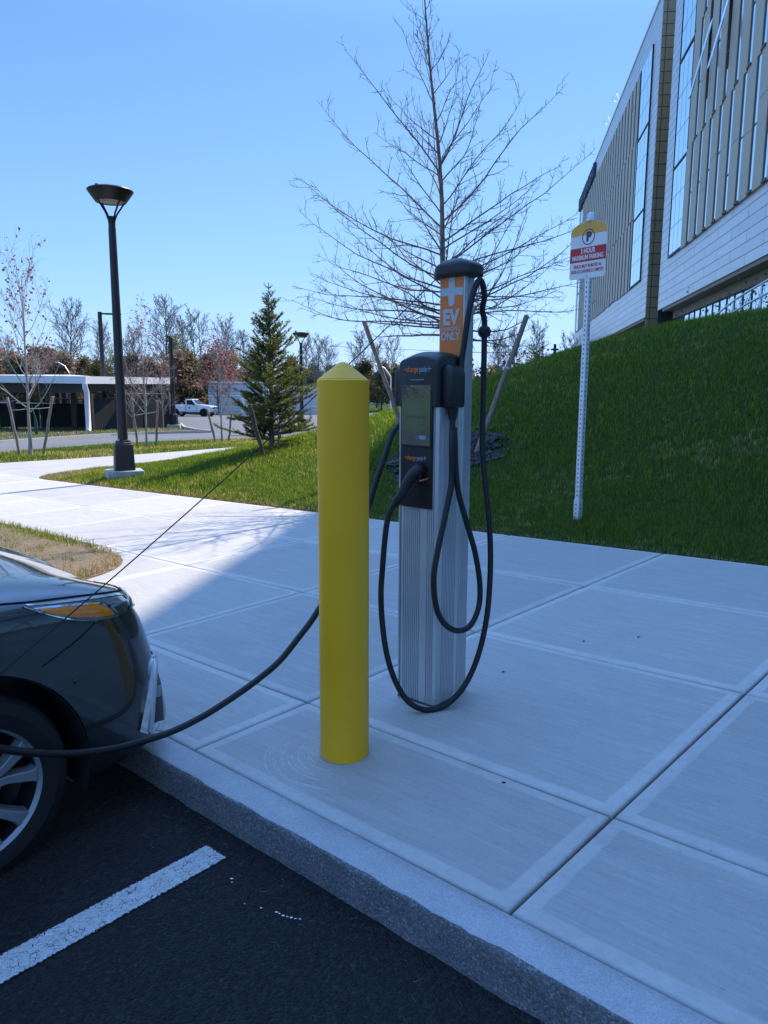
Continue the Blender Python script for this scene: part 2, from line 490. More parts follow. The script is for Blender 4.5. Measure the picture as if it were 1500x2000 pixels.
def carpaint():
    m = NT('dark_grey_car_paint')
    fl = m.vor(2500, out='Color'); sep = m.n('ShaderNodeSeparateColor'); m.L(fl, sep.inputs[0])
    m.set(color=m.ramp(sep.outputs[0], [(0, (.024, .025, .026)), (1, (.056, .058, .06))]), metal=.5, rough=.32, coat=1., coatr=.025)
    return m.mat
M['paint_car'] = carpaint()

def facade(name, c, mortar, bw, bh, ms, rough=.35, metal=.4, var=.06, off=.5):
    m = NT(name)
    sp = m.n('ShaderNodeSeparateXYZ'); m.L(m.co(), sp.inputs[0])
    cb = m.n('ShaderNodeCombineXYZ'); m.L(m.math('ADD', sp.outputs[0], sp.outputs[1]), cb.inputs[0]); m.L(sp.outputs[2], cb.inputs[1])
    br = m.n('ShaderNodeTexBrick'); br.offset = off; br.inputs['Scale'].default_value = 1.
    br.inputs['Brick Width'].default_value = bw; br.inputs['Row Height'].default_value = bh; br.inputs['Mortar Size'].default_value = ms
    br.inputs['Mortar Smooth'].default_value = .1; br.inputs['Bias'].default_value = 0.
    br.inputs['Color1'].default_value = (*[x * (1 - var) for x in c], 1); br.inputs['Color2'].default_value = (*[x * (1 + var) for x in c], 1)
    br.inputs['Mortar'].default_value = (*mortar, 1)
    m.L(cb.outputs[0], br.inputs['Vector'])
    n = m.noise(.6, 5)
    m.set(color=m.mix(.15, br.outputs['Color'], m.ramp(n, [(.3, tuple(x * .7 for x in c)), (.7, c)])), rough=rough, metal=metal)
    m.set(normal=m.bump(m.math('SUBTRACT', 1., br.outputs['Fac']), .02))
    return m.mat
M['white_panel'] = facade('white_metal_panels', (.62, .63, .66), (.13, .14, .16), 4.4, .47, .022, rough=.38, metal=.35)
M['tile'] = facade('bronze_tile_panels', (.36, .285, .165), (.07, .055, .035), 1.15, .72, .03, metal=.25, rough=.45, off=0.)
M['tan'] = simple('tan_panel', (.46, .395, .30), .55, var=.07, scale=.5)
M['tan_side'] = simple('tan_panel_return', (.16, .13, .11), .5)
M['soffit'] = simple('tan_soffit', (.22, .18, .11), .6)
M['siding'] = facade('pale_siding', (.56, .58, .62), (.36, .38, .41), 9., .42, .03, metal=.1, rough=.6)

def winglass():
    m = NT('coated_window_glass')
    n = m.noise(.35, 3)
    m.set(color=(.62, .82, .90), metal=.9, rough=.03, normal=m.bump(n, .01, .3)); return m.mat
M['winglass'] = winglass()

# ------------------------------------------------------------------ world, sun, camera
TAN_EL = (27.2 - (-.3)) / ((UF + 2.6) / .516)
SUN_EL = math.atan(TAN_EL)
W = bpy.data.worlds.new('World'); S.world = W; W.use_nodes = True
nt = W.node_tree; bg = nt.nodes['Background']
sky = nt.nodes.new('ShaderNodeTexSky'); sky.sky_type = 'NISHITA'; sky.sun_disc = False
sky.sun_elevation = SUN_EL; sky.sun_rotation = SUN_AZ; sky.air_density = 1.; sky.dust_density = 0.; sky.ozone_density = 5.0; sky.altitude = 2200
# low sky dimmed to keep its blue, sky overhead brightened to fill the shade
def vm(op, a, b=None):
    n = nt.nodes.new('ShaderNodeVectorMath'); n.operation = op
    for i, v in enumerate((a, b)):
        if v is None: continue
        if hasattr(v, 'is_linked'): nt.links.new(v, n.inputs[i])
        else: n.inputs[i].default_value = v
    return n.outputs[0]
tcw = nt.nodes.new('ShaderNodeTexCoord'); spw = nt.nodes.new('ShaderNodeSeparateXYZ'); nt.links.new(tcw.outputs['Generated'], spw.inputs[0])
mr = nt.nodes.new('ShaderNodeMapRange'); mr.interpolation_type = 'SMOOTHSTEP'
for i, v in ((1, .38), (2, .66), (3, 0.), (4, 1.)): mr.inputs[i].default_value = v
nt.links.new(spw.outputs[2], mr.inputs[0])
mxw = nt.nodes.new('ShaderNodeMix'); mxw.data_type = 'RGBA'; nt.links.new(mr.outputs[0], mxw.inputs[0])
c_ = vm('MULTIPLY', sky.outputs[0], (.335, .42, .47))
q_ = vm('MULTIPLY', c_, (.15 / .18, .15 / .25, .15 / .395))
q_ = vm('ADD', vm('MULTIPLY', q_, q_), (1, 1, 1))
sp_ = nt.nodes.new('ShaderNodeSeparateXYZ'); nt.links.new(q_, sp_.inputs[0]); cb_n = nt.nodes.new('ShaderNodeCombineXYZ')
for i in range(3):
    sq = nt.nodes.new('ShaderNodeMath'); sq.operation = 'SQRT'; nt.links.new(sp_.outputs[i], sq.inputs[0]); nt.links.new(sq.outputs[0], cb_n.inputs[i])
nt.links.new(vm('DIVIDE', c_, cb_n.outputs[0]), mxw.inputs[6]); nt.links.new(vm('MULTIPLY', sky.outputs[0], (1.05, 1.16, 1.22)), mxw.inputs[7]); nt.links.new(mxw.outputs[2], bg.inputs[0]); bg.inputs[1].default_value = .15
sl = bpy.data.lights.new('sun', 'SUN'); sl.energy = 2.; sl.angle = rad(.53); sl.color = (.78, .685, .555)
so = bpy.data.objects.new('sun', sl); COL.objects.link(so)
sd = Vector((math.sin(SUN_AZ) * math.cos(SUN_EL), math.cos(SUN_AZ) * math.cos(SUN_EL), math.sin(SUN_EL)))
so.rotation_euler = sd.to_track_quat('Z', 'Y').to_euler(); so.location = sd * 80

cd = bpy.data.cameras.new('camera'); cam = bpy.data.objects.new('camera', cd); COL.objects.link(cam)
cd.sensor_fit = 'VERTICAL'; cd.sensor_height = 24; cd.lens = F / 2000 * 24; cd.clip_start = .05; cd.clip_end = 3000
mm = Matrix((RR, UU, -fw)).transposed().to_4x4(); mm.translation = Vector(CAM); cam.matrix_world = mm
S.camera = cam
S.view_settings.view_transform = 'Standard'; S.view_settings.look = 'None'; S.view_settings.gamma = 1.; S.view_settings.exposure = 2.05
S.cycles.use_denoising = True
S.cycles.max_bounces = 8

exec_parts = []

# ------------------------------------------------------------------ the setting: ground, pavement, kerb, asphalt, path, road
MUV = Matrix.Rotation(TH, 4, 'Z'); MUV.translation = Vector((O[0], O[1], 0))

def to_world(u, v):
    u = np.asarray(u, float); v = np.asarray(v, float)
    return O[0] + EA[0] * u + EB[0] * v, O[1] + EA[1] * u + EB[1] * v

def gridmesh(name, us, vs, zf, mat, kind='structure'):
    U, V = np.meshgrid(us, vs, indexing='ij'); X, Y = to_world(U, V)
    Z = zf(U, V, X, Y)
    n, m = U.shape
    idx = np.arange(n * m).reshape(n, m)
    faces = np.stack([idx[:-1, :-1], idx[1:, :-1], idx[1:, 1:], idx[:-1, 1:]], -1).reshape(-1, 4)
    o = rawmesh(name, np.stack([U, V, Z], -1).reshape(-1, 3), faces, mat, smooth=True)
    o.matrix_world = MUV
    return tag(o, kind=kind)

def ar(*a): return np.concatenate([np.atleast_1d(np.asarray(x, float)) for x in a])

def ground_z(U, V, X, Y):
    z = gz(X, Y) - .012
    low = (U <= 5.275) & (V < 21.5) & (V > -60)
    z = np.where(low, zb(X, Y) - .5, z)
    pth = (U > 5.275) & (V > 17.05) & (V < 21.25) & (U < 60)
    z = np.where(pth, z - .1, z)
    nose = (U > 5.275) & (U < 6.5) & (V > 15.7) & (V < 17.1) & ((U - 6.6) ** 2 + (V - 15.6) ** 2 > 1.45 ** 2)
    return np.where(nose, z - .12, z)

gridmesh('ground', ar([-400, -150, -60, -25, -10, -4, 0, 3, 5.27, 5.31], np.arange(5.5, 20, .35), np.arange(20, 62, 1), [65, 70, 76, 84, 95, 110, 130, 170, 240, 380, 700]),
         ar([-700, -300, -120, -60.5, -60, -30, -20], np.arange(-14, 17, .4), [17.04, 17.06], np.arange(17.5, 21.2, .5), [21.24, 21.26, 21.49, 21.51], np.arange(22, 62, 1), [65, 70, 76, 84, 95, 110, 130, 170, 240, 380, 700]), ground_z, M['lawn'])

ULINES = [0, .697, 2.206, 3.73, 5.30]
VLINES = [-12.1, -10.4, -8.65, -6.92, -5.19, -3.46, -1.73, 0, 1.705, 3.458, 5.19, 6.92, 8.65, 10.4, 12.1, 13.85, 15.6, 17.3, 19.0, 20.7, 22.]

def slabs(name, rects, rings, skirt, mats, zoff=0., gap=.0035):
    V = []; Fc = []; E_ = []; T_ = []
    for (a, b, c, d) in rects:
        t = rnd.random()
        a += gap; b -= gap; c += gap; d -= gap
        base = len(V)
        rr = ([(0, -skirt)] if skirt else []) + rings
        hm = min(b - a, d - c) / 2 - .01
        for (q, z) in rr:
            q2 = min(q, hm)
            for (x, y) in ((a + q2, c + q2), (b - q2, c + q2), (b - q2, d - q2), (a + q2, d - q2)):
                X, Y = to_world(x, y)
                V.append((x, y, float(zb(X, Y)) + z + zoff)); E_.append(q2); T_.append(t)
        for i in range(len(rr) - 1):
            for j in range(4):
                j2 = (j + 1) % 4
                Fc.append((base + i * 4 + j, base + i * 4 + j2, base + (i + 1) * 4 + j2, base + (i + 1) * 4 + j))
        l = base + (len(rr) - 1) * 4
        Fc.append((l, l + 1, l + 2, l + 3))
    o = rawmesh(name, V, Fc, mats, {'edge': E_, 'tint': T_})
    o.matrix_world = MUV
    return tag(o, kind='structure')

rects = []
for i in range(len(VLINES) - 1):
    for j in range(4):
        if VLINES[i] >= 6.9 and j < 2: continue
        rects.append((ULINES[j], ULINES[j + 1], VLINES[i], VLINES[i + 1]))
slabs('sidewalk', rects, [(0, -.022), (.003, -.011), (.008, -.003), (.016, 0), (.055, .0005), (.30, 0)], .12, M['concrete'])
gridmesh('sidewalk_base', ar(-.004, np.arange(.5, 5.3, .6), 5.3), np.arange(-12.1, 22.1, .5), lambda U, V, X, Y: zb(X, Y) - .035, simple('joint_dirt', (.10, .095, .085), .95, var=.3, scale=30))
def nose_z(U, V, X, Y): return zb(X, Y) - .006
# the paved corner round the lawn's nose
mb = MB(); nn = 10
arc = [(6.6 + 1.3 * math.cos(a), 15.6 + 1.3 * math.sin(a)) for a in [PI - i * PI / 2 / nn for i in range(nn + 1)]]
for i in range(nn):
    (a0, b0), (a1, b1) = arc[i], arc[i + 1]
    q = [(a0, b0), (5.3, b0), (5.3, b1), (a1, b1)]
    vs = []
    for (a, b) in q:
        X, Y = to_world(a, b); vs.append((a, b, float(zb(X, Y)) - .002))
    mb.add(vs, [(0, 1, 2, 3)])
X, Y = to_world(6.6, 17.)
vs = [(a, b, float(zb(*to_world(a, b))) - .002) for (a, b) in ((5.3, 16.9), (6.6, 16.9), (6.6, 17.1), (5.3, 17.1))]
mb.add(vs, [(0, 1, 2, 3)])
o = mb.build('path_corner', M['path']); o.matrix_world = MUV; tag(o, kind='structure')
gridmesh('path', ar(5.302, np.arange(6, 60, .8)), np.arange(17.0, 21.31, .43), lambda U, V, X, Y: zb(X, Y) - .003, M['path'])

# granite kerb with a rough split face
vv = np.arange(-12, 32, .035); prof = []
nv = len(vv)
rs = np.random.RandomState(3)
def wob(n, k, a):
    w = rs.randn(n + 4 * k); return np.convolve(w, np.ones(k) / k, 'same')[2 * k:2 * k + n] * a
rows = [(-.150, -.24), (-.150, -.14), (-.150, -.10), (-.150, -.06), (-.150, -.03), (-.150, -.008), (-.143, -.001), (-.125, 0.), (-.06, 0.), (-.010, 0.), (-.006, -.008), (-.006, -.1)]
Vk = []; 
for i, (u, z) in enumerate(rows):
    du = np.zeros(nv); dz = np.zeros(nv)
    if 1 <= i <= 6: du = wob(nv, 3, .0035) + wob(nv, 18, .0022)
    if i == 5 or i == 6: dz = -np.abs(wob(nv, 2, .003))
    X, Y = to_world(np.full(nv, u), vv)
    Vk.append(np.stack([u + du, vv, zb(X, Y) + z + dz], -1))
Vk = np.stack(Vk, 0); idx = np.arange(len(rows) * nv).reshape(len(rows), nv)
fk = np.stack([idx[:-1, :-1], idx[:-1, 1:], idx[1:, 1:], idx[1:, :-1]], -1)
o = rawmesh('kerb', Vk.reshape(-1, 3), fk.reshape(-1, 4), [M['granite_face'], M['granite_top']], smooth=True)
mi = np.repeat((np.arange(len(rows) - 1) >= 6).astype(np.int32), nv - 1); o.data.polygons.foreach_set('material_index', mi)
o.matrix_world = MUV; tag(o, kind='structure')

gridmesh('asphalt', ar(np.arange(-40, -1, 1.), -.6, -.142), np.arange(-20, 40, 1.), lambda U, V, X, Y: zb(X, Y) - .15 - .012 * np.clip((-U - .2) * 0, 0, 1), M['asphalt'])
o = slabs('painted_line', [(-6.2, -.262, 1.085, 1.222)], [(0, 0), (.05, 0)], 0, M['paint'], zoff=-.1465, gap=0)
# paint drips on the asphalt
mb = MB()
for (x, y, s) in [(510, 1773, 3), (540, 1781, 4), (546, 1784, 3), (553, 1788, 4), (561, 1790, 3), (569, 1792, 4), (577, 1794, 3), (586, 1795, 3), (452, 1716, 4), (453, 1723, 2.5), (478, 1765, 2)]:
    P = G(x, y, -.147, zb); r = s * .0012
    k = 7; ph = rnd.random()
    mb.add([(P[0] + r * (1 + .5 * rnd.random()) * math.cos(2 * PI * i / k + ph), P[1] + r * .7 * (1 + .5 * rnd.random()) * math.sin(2 * PI * i / k + ph), P[2]) for i in range(k)], [tuple(range(k))])
tag(mb.build('paint_drips', M['sign_white']), kind='structure')

def drape(name, poly, mat, off, step=2.0):
    bm = bmesh.new(); bm.faces.new([bm.verts.new((p[0], p[1], 0)) for p in poly]); bmesh.ops.triangulate(bm, faces=bm.faces)
    xs = [p[0] for p in poly]; ys = [p[1] for p in poly]
    for ax, lo, hi in ((0, min(xs), max(xs)), (1, min(ys), max(ys))):
        c = lo + step
        while c < hi:
            n = Vector((1, 0, 0)) if ax == 0 else Vector((0, 1, 0))
            bmesh.ops.bisect_plane(bm, geom=bm.verts[:] + bm.edges[:] + bm.faces[:], plane_co=n * c, plane_no=n)
            c += step
    for v in bm.verts: v.co.z = float(zb(v.co.x, v.co.y)) + off
    bmesh.ops.recalc_face_normals(bm, faces=bm.faces)
    me = bpy.data.meshes.new(name); bm.to_mesh(me); bm.free(); me.materials.append(mat)
    o = bpy.data.objects.new(name, me); COL.objects.link(o)
    return tag(o, kind='structure')
KERB2 = [(-24, 10), (-19, 20), (-15.6, 30.6), (-13.7, 37.8), (-12.6, 39.9), (-11.2, 41.0), (-10.0, 41.5), (-9.6, 41.9), (-9.8, 42.5), (-11.0, 44.5), (-12.6, 48), (-15.0, 56)]
drape('road', [(-18.5, 10), (-14.6, 20), (-13.06, 25.5), (-11.3, 31.0), (-9.6, 32.9), (-7.7, 33.8), (-5, 34.1), (2, 35.5), (16, 40), (22, 100), (-28, 100), (-26, 88)] + KERB2[::-1], M['asphalt_far'], .006)
mb = MB()
for a, b in zip(KERB2[:-1], KERB2[1:]):
    a = Vector(a); b = Vector(b); n = Vector((-(b - a).y, (b - a).x)).normalized() * .16
    q = [a, b, b + n, a + n]
    vs = [(p.x, p.y, float(zb(p.x, p.y)) - .05) for p in q] + [(p.x, p.y, float(zb(p.x, p.y)) + .14) for p in q]
    mb.add(vs, [(4, 5, 6, 7), (0, 1, 5, 4), (2, 3, 7, 6), (0, 4, 7, 3), (1, 2, 6, 5)])
tag(mb.build('road_kerb', M['concrete_pad']), kind='structure')

# planting island beside the parking bay
isl = [(.12, 22.), (.12, 6.2)] + [(1.08 - .96 * math.cos(a), 6.35 - .95 * math.sin(a)) for a in [i * PI / 14 for i in range(15)]] + [(2.07, 22.)]
mb = MB()
def iz(u, v, d): return float(zb(*to_world(u, v))) + d
bound = []
for (u, v) in isl: bound.append((u, v))
cen = [(1.1, v) for v in np.arange(22, 6, -1.)]
n = len(bound)
vs = [(u, v, iz(u, v, .012)) for u, v in bound] + [(u + (1.1 - u) * .25, v + (.25 if v < 7 else 0), iz(u, v, .05)) for u, v in bound] + [(u, v, iz(u, v, -.06)) for u, v in bound]
fs = [(i, i + 1, n + i + 1, n + i) for i in range(n - 1)] + [(2 * n + i, 2 * n + i + 1, i + 1, i) for i in range(n - 1)]
fs += [(n + i, n + i + 1, n + (n - 2 - i), n + (n - 1 - i)) for i in range((n - 1) // 2)]
mb.add(vs, fs)
o = mb.build('planting_island', simple('straw_soil', (.22, .16, .09), .95, var=.35, scale=25, bump=.02, bscale=60)); o.matrix_world = MUV; tag(o, kind='structure')

# ------------------------------------------------------------------ grass
def blades(name, U, V, z, h, w, dry, seg2, mat, lean=.45):
    N = len(U)
    X, Y = to_world(U, V)
    P = np.stack([X, Y, z], -1)
    R = np.random.RandomState(len(U) % 97)
    az = R.rand(N) * 2 * PI
    hh = h * (.55 + .75 * R.rand(N)); ww = w * (.7 + .6 * R.rand(N))
    ln = lean * (R.rand(N) ** 1.3) * 1.6
    side = np.stack([np.cos(az), np.sin(az), 0 * az], -1) * (ww / 2)[:, None]
    fz = az + PI / 2 + R.randn(N) * .4
    fd = np.stack([np.cos(fz), np.sin(fz), 0 * fz], -1)
    rn = R.rand(N)
    if seg2:
        mid = P + fd * (hh * ln * .3)[:, None] + np.array([0, 0, 1]) * (hh * .6)[:, None]
        tip = P + fd * (hh * ln)[:, None] + np.array([0, 0, 1]) * (hh * (1 - ln * .25))[:, None]
        VV = np.stack([P - side, P + side, mid - side * .75, mid + side * .75, tip], 1).reshape(-1, 3)
        b = np.arange(N)[:, None] * 5
        Fc = np.concatenate([b + np.array([0, 1, 2]), b + np.array([1, 3, 2]), b + np.array([2, 3, 4])], 0); k = 5
    else:
        tip = P + fd * (hh * ln)[:, None] + np.array([0, 0, 1]) * hh[:, None]
        VV = np.stack([P - side, P + side, tip], 1).reshape(-1, 3); Fc = np.arange(N)[:, None] * 3 + np.array([0, 1, 2]); k = 3
    return VV, Fc, np.repeat(dry, k), np.repeat(rn, k)

def vnoise(U, V, s, seed):
    R = np.random.RandomState(seed); t = R.rand(64, 64)
    a = U * s + 100; b = V * s + 100
    i = np.floor(a).astype(int); j = np.floor(b).astype(int); fa = a - i; fb = b - j
    fa = fa * fa * (3 - 2 * fa); fb = fb * fb * (3 - 2 * fb)
    g = lambda x, y: t[x % 64, y % 64]
    return (g(i, j) * (1 - fa) + g(i + 1, j) * fa) * (1 - fb) + (g(i, j + 1) * (1 - fa) + g(i + 1, j + 1) * fa) * fb

TREE = G(868, 890); TREEUV = uvof(TREE)
def lawn_ok(U, V):
    ok = (U > 5.29) & (V < 17.0)
    ok &= ~((U < 6.6) & (V > 15.6) & ((U - 6.6) ** 2 + (V - 15.6) ** 2 > 1.28 ** 2))
    ok &= ((U - TREEUV[0]) ** 2 + (V - TREEUV[1]) ** 2 > (.82 + .3 * vnoise(U, V, 4, 5)) ** 2)
    return ok
parts = []
R = np.random.RandomState(11)
for (ua, ub, va, vb, den, h, w, s2) in [(5.29, 6.6, -4, 10, 4200, .062, .0045, True), (6.6, 8.2, -4, 10, 2600, .075, .006, True), (8.2, 13, -4, 12, 1300, .085, .009, True), (13, 20, -3, 14, 480, .10, .016, False),
                                    (5.29, 9, 10, 17, 2300, .085, .008, True), (9, 22, 12, 17, 700, .10, .015, False)]:
    N = int((ub - ua) * (vb - va) * den)
    U = ua + R.rand(N) * (ub - ua); V = va + R.rand(N) * (vb - va)
    k = lawn_ok(U, V) & (R.rand(N) < .45 + .75 * vnoise(U, V, 5, 2)); U = U[k]; V = V[k]
    X, Y = to_world(U, V); z = gz(X, Y) - .012
    ed = U - 5.29; nz = vnoise(U, V, 3, 8); nf = vnoise(U, V, 12, 9)
    dn = np.clip(1.35 - np.hypot(U - 6.0, V - 16.1) / .95 + (nz - .5) * .8, 0, 1) * (V > 14)
    de = np.clip(1.2 - ed / (.08 + .22 * nz * np.clip((V - 3) / 5, .35, 1.2)) + (nf - .5), 0, 1)
    pd = np.clip((vnoise(U, V, 1.1, 4) * .6 + nf * .5 - .78) * 4, 0, .45)
    dry = np.clip(np.maximum(np.maximum(dn, de), pd) * (R.rand(len(U)) < .85), 0, 1)
    dry = np.maximum(dry, (R.rand(len(U)) < .025) * .8)
    hs = h * (.7 + .55 * vnoise(U, V, 2.2, 6)) * np.clip(.45 + ed * 2.2, .45, 1) * (1 - .45 * dry)
    parts.append(blades('b', U, V, z, hs, w, dry, s2, None))
# verge between the path and the road, and the lawn by the fenced yard
def inpoly(X, Y, poly):
    c = np.zeros(len(X), bool); n = len(poly)
    for i in range(n):
        x0, y0 = poly[i]; x1, y1 = poly[(i + 1) % n]
        t = ((y0 > Y) != (y1 > Y)) & (X < (x1 - x0) * (Y - y0) / (y1 - y0 + 1e-12) + x0); c ^= t
    return c
def from_world(X, Y):
    dx = X - O[0]; dy = Y - O[1]; return dx * EA[0] + dy * EA[1], dx * EB[0] + dy * EB[1]
VERGE = [(-19, 10), (-14.7, 20), (-13.15, 25.5), (-11.4, 31.0), (-9.6, 32.8), (-7.7, 33.7), (-5, 34), (2, 35), (4, 30), (-4, 29), (-7, 26), (-10, 21.8), (-13, 17)]
YARD = [(x - .3, y) for x, y in KERB2] + [(-40, 56), (-40, 20)]
for poly, den, h, w in ((VERGE, 260, .09, .018), (YARD, 45, .10, .04)):
    xs = [p[0] for p in poly]; ys = [p[1] for p in poly]
    N = int((max(xs) - min(xs)) * (max(ys) - min(ys)) * den)
    X = min(xs) + R.rand(N) * (max(xs) - min(xs)); Y = min(ys) + R.rand(N) * (max(ys) - min(ys))
    k = inpoly(X, Y, poly); X = X[k]; Y = Y[k]; U, V = from_world(X, Y)
    k = (V > 21.35); U = U[k]; V = V[k]; X = X[k]; Y = Y[k]
    de = np.clip(1 - (V - 21.35) / .35, 0, 1) * (R.rand(len(U)) < .8)
    pd = np.clip((vnoise(U, V, .5, 4) * .8 + vnoise(U, V, 3, 9) * .4 - .62) * 3, 0, .6)
    parts.append(blades('b', U, V, gz(X, Y) - .012, np.full(len(U), h), w, np.maximum(de, pd * (R.rand(len(U)) < .7)), False, None))
def joinblades(name, parts):
    off = 0; VV = []; FF = []; D = []; Rn = []
    for (v, f, d, r) in parts:
        VV.append(v); FF.append(f + off); D.append(d); Rn.append(r); off += len(v)
    o = rawmesh(name, np.concatenate(VV), np.concatenate(FF), M['grass'], {'dry': np.concatenate(D), 'rnd': np.concatenate(Rn)})
    return o
o = joinblades('lawn_grass', parts)
tag(o, 'green grass covering the lawn, the slope and the road verges', 'grass', kind='stuff')
N = 42000
U = .1 + R.rand(N) * 2.0; V = 5.35 + R.rand(N) ** 1.2 * 8
k = (V > 6.35) | ((U - 1.08) ** 2 + (V - 6.35) ** 2 < .94 ** 2); U = U[k]; V = V[k]
X, Y = to_world(U, V)
g = np.clip((V - 7.0 + 1.2 * (vnoise(U, V, 3, 3) - .5)) / .9, 0, 1)
g = np.maximum(g, (vnoise(U, V, 6, 13) > .72) * .6)
dry = np.where(R.rand(len(U)) < g, .1, 1.)
o = joinblades('island_grass', [blades('b', U, V, zb(X, Y) + .02, .05 + .05 * (1 - dry), .006, dry, True, None, .9)])
tag(o, 'dry straw coloured grass on the island beside the dark car', 'grass', kind='stuff')

# mulch ring round the bare tree
mb = MB(); n = 40
ring = [(0, 0)]
vs = [(TREEUV[0], TREEUV[1], 0)]
for rr in (.33, .62, .92):
    for i in range(n):
        q = rr * (1 + (.16 * math.sin(i * .7) + .10 * math.sin(i * 1.9 + 1) + rnd.uniform(-.07, .07)) * (rr > .9))
        vs.append((TREEUV[0] + q * math.cos(2 * PI * i / n), TREEUV[1] + q * math.sin(2 * PI * i / n), 0))
vs = [(u, v, float(gz(*to_world(u, v))) + .018) for (u, v, _) in vs]
fs = [(0, 1 + i, 1 + (i + 1) % n) for i in range(n)]
for k in range(2): fs += [(1 + k * n + i, 1 + (k + 1) * n + i, 1 + (k + 1) * n + (i + 1) % n, 1 + k * n + (i + 1) % n) for i in range(n)]
mb.add(vs, fs)
o = mb.build('mulch', M['chips'], smooth=180); o.matrix_world = MUV; tag(o, kind='structure')
cb = MB()
for i in range(1500):
    r = abs(rnd.gauss(0, .55)); a = rnd.random() * 2 * PI
    u = TREEUV[0] + r * math.cos(a); v = TREEUV[1] + r * math.sin(a); z = float(gz(*to_world(u, v))) + .02
    Mx = Matrix.Translation((u, v, z)) @ Matrix.Rotation(rnd.random() * 6, 4, 'Z') @ Matrix.Rotation(rnd.uniform(-.6, .6), 4, 'X') @ Matrix.Rotation(rnd.uniform(-.5, .5), 4, 'Y')
    l = rnd.uniform(.02, .05); w = rnd.uniform(.006, .02)
    cb.box(-l, l, -w, w, -.005, .008, 0, Mx)
o = cb.build('mulch_chips', M['chips']); o.matrix_world = MUV
tag(o, 'grey mulch chips in the ring round the bare tree on the slope', 'mulch', kind='stuff')

# straw and dead grass along the foot of the kerb
mb = MB()
for i in range(70):
    v = rnd.uniform(-.6, 2.2); u = -.17 - abs(rnd.gauss(0, .13)); z = iz(u, v, -.144)
    a = rnd.random() * 2 * PI; l = rnd.uniform(.005, .02)
    pts = [(u + math.cos(a + k * .4) * l * k, v + math.sin(a + k * .4) * l * k, z + .003 * (k == 1)) for k in range(3)]
    mb.tube(pts, .0005, 3)
o = mb.build('dead_grass', simple('straw', (.26, .2, .13), .8, var=.4, scale=40)); o.matrix_world = MUV
tag(o, 'bits of dead grass on the asphalt along the kerb', 'litter', kind='stuff')
mb = MB()
for (x, y) in [(984, 1528), (1247, 1244), (1140, 1252), (983, 1312)]:
    P = G(x, y, .003, zb); mb.ball(P, .006, 5, 0, (1.6, 1, .6))
o = mb.build('grit', M['black_plastic']); tag(o, 'small dark specks of grit on the pavement slabs', 'grit', kind='stuff')

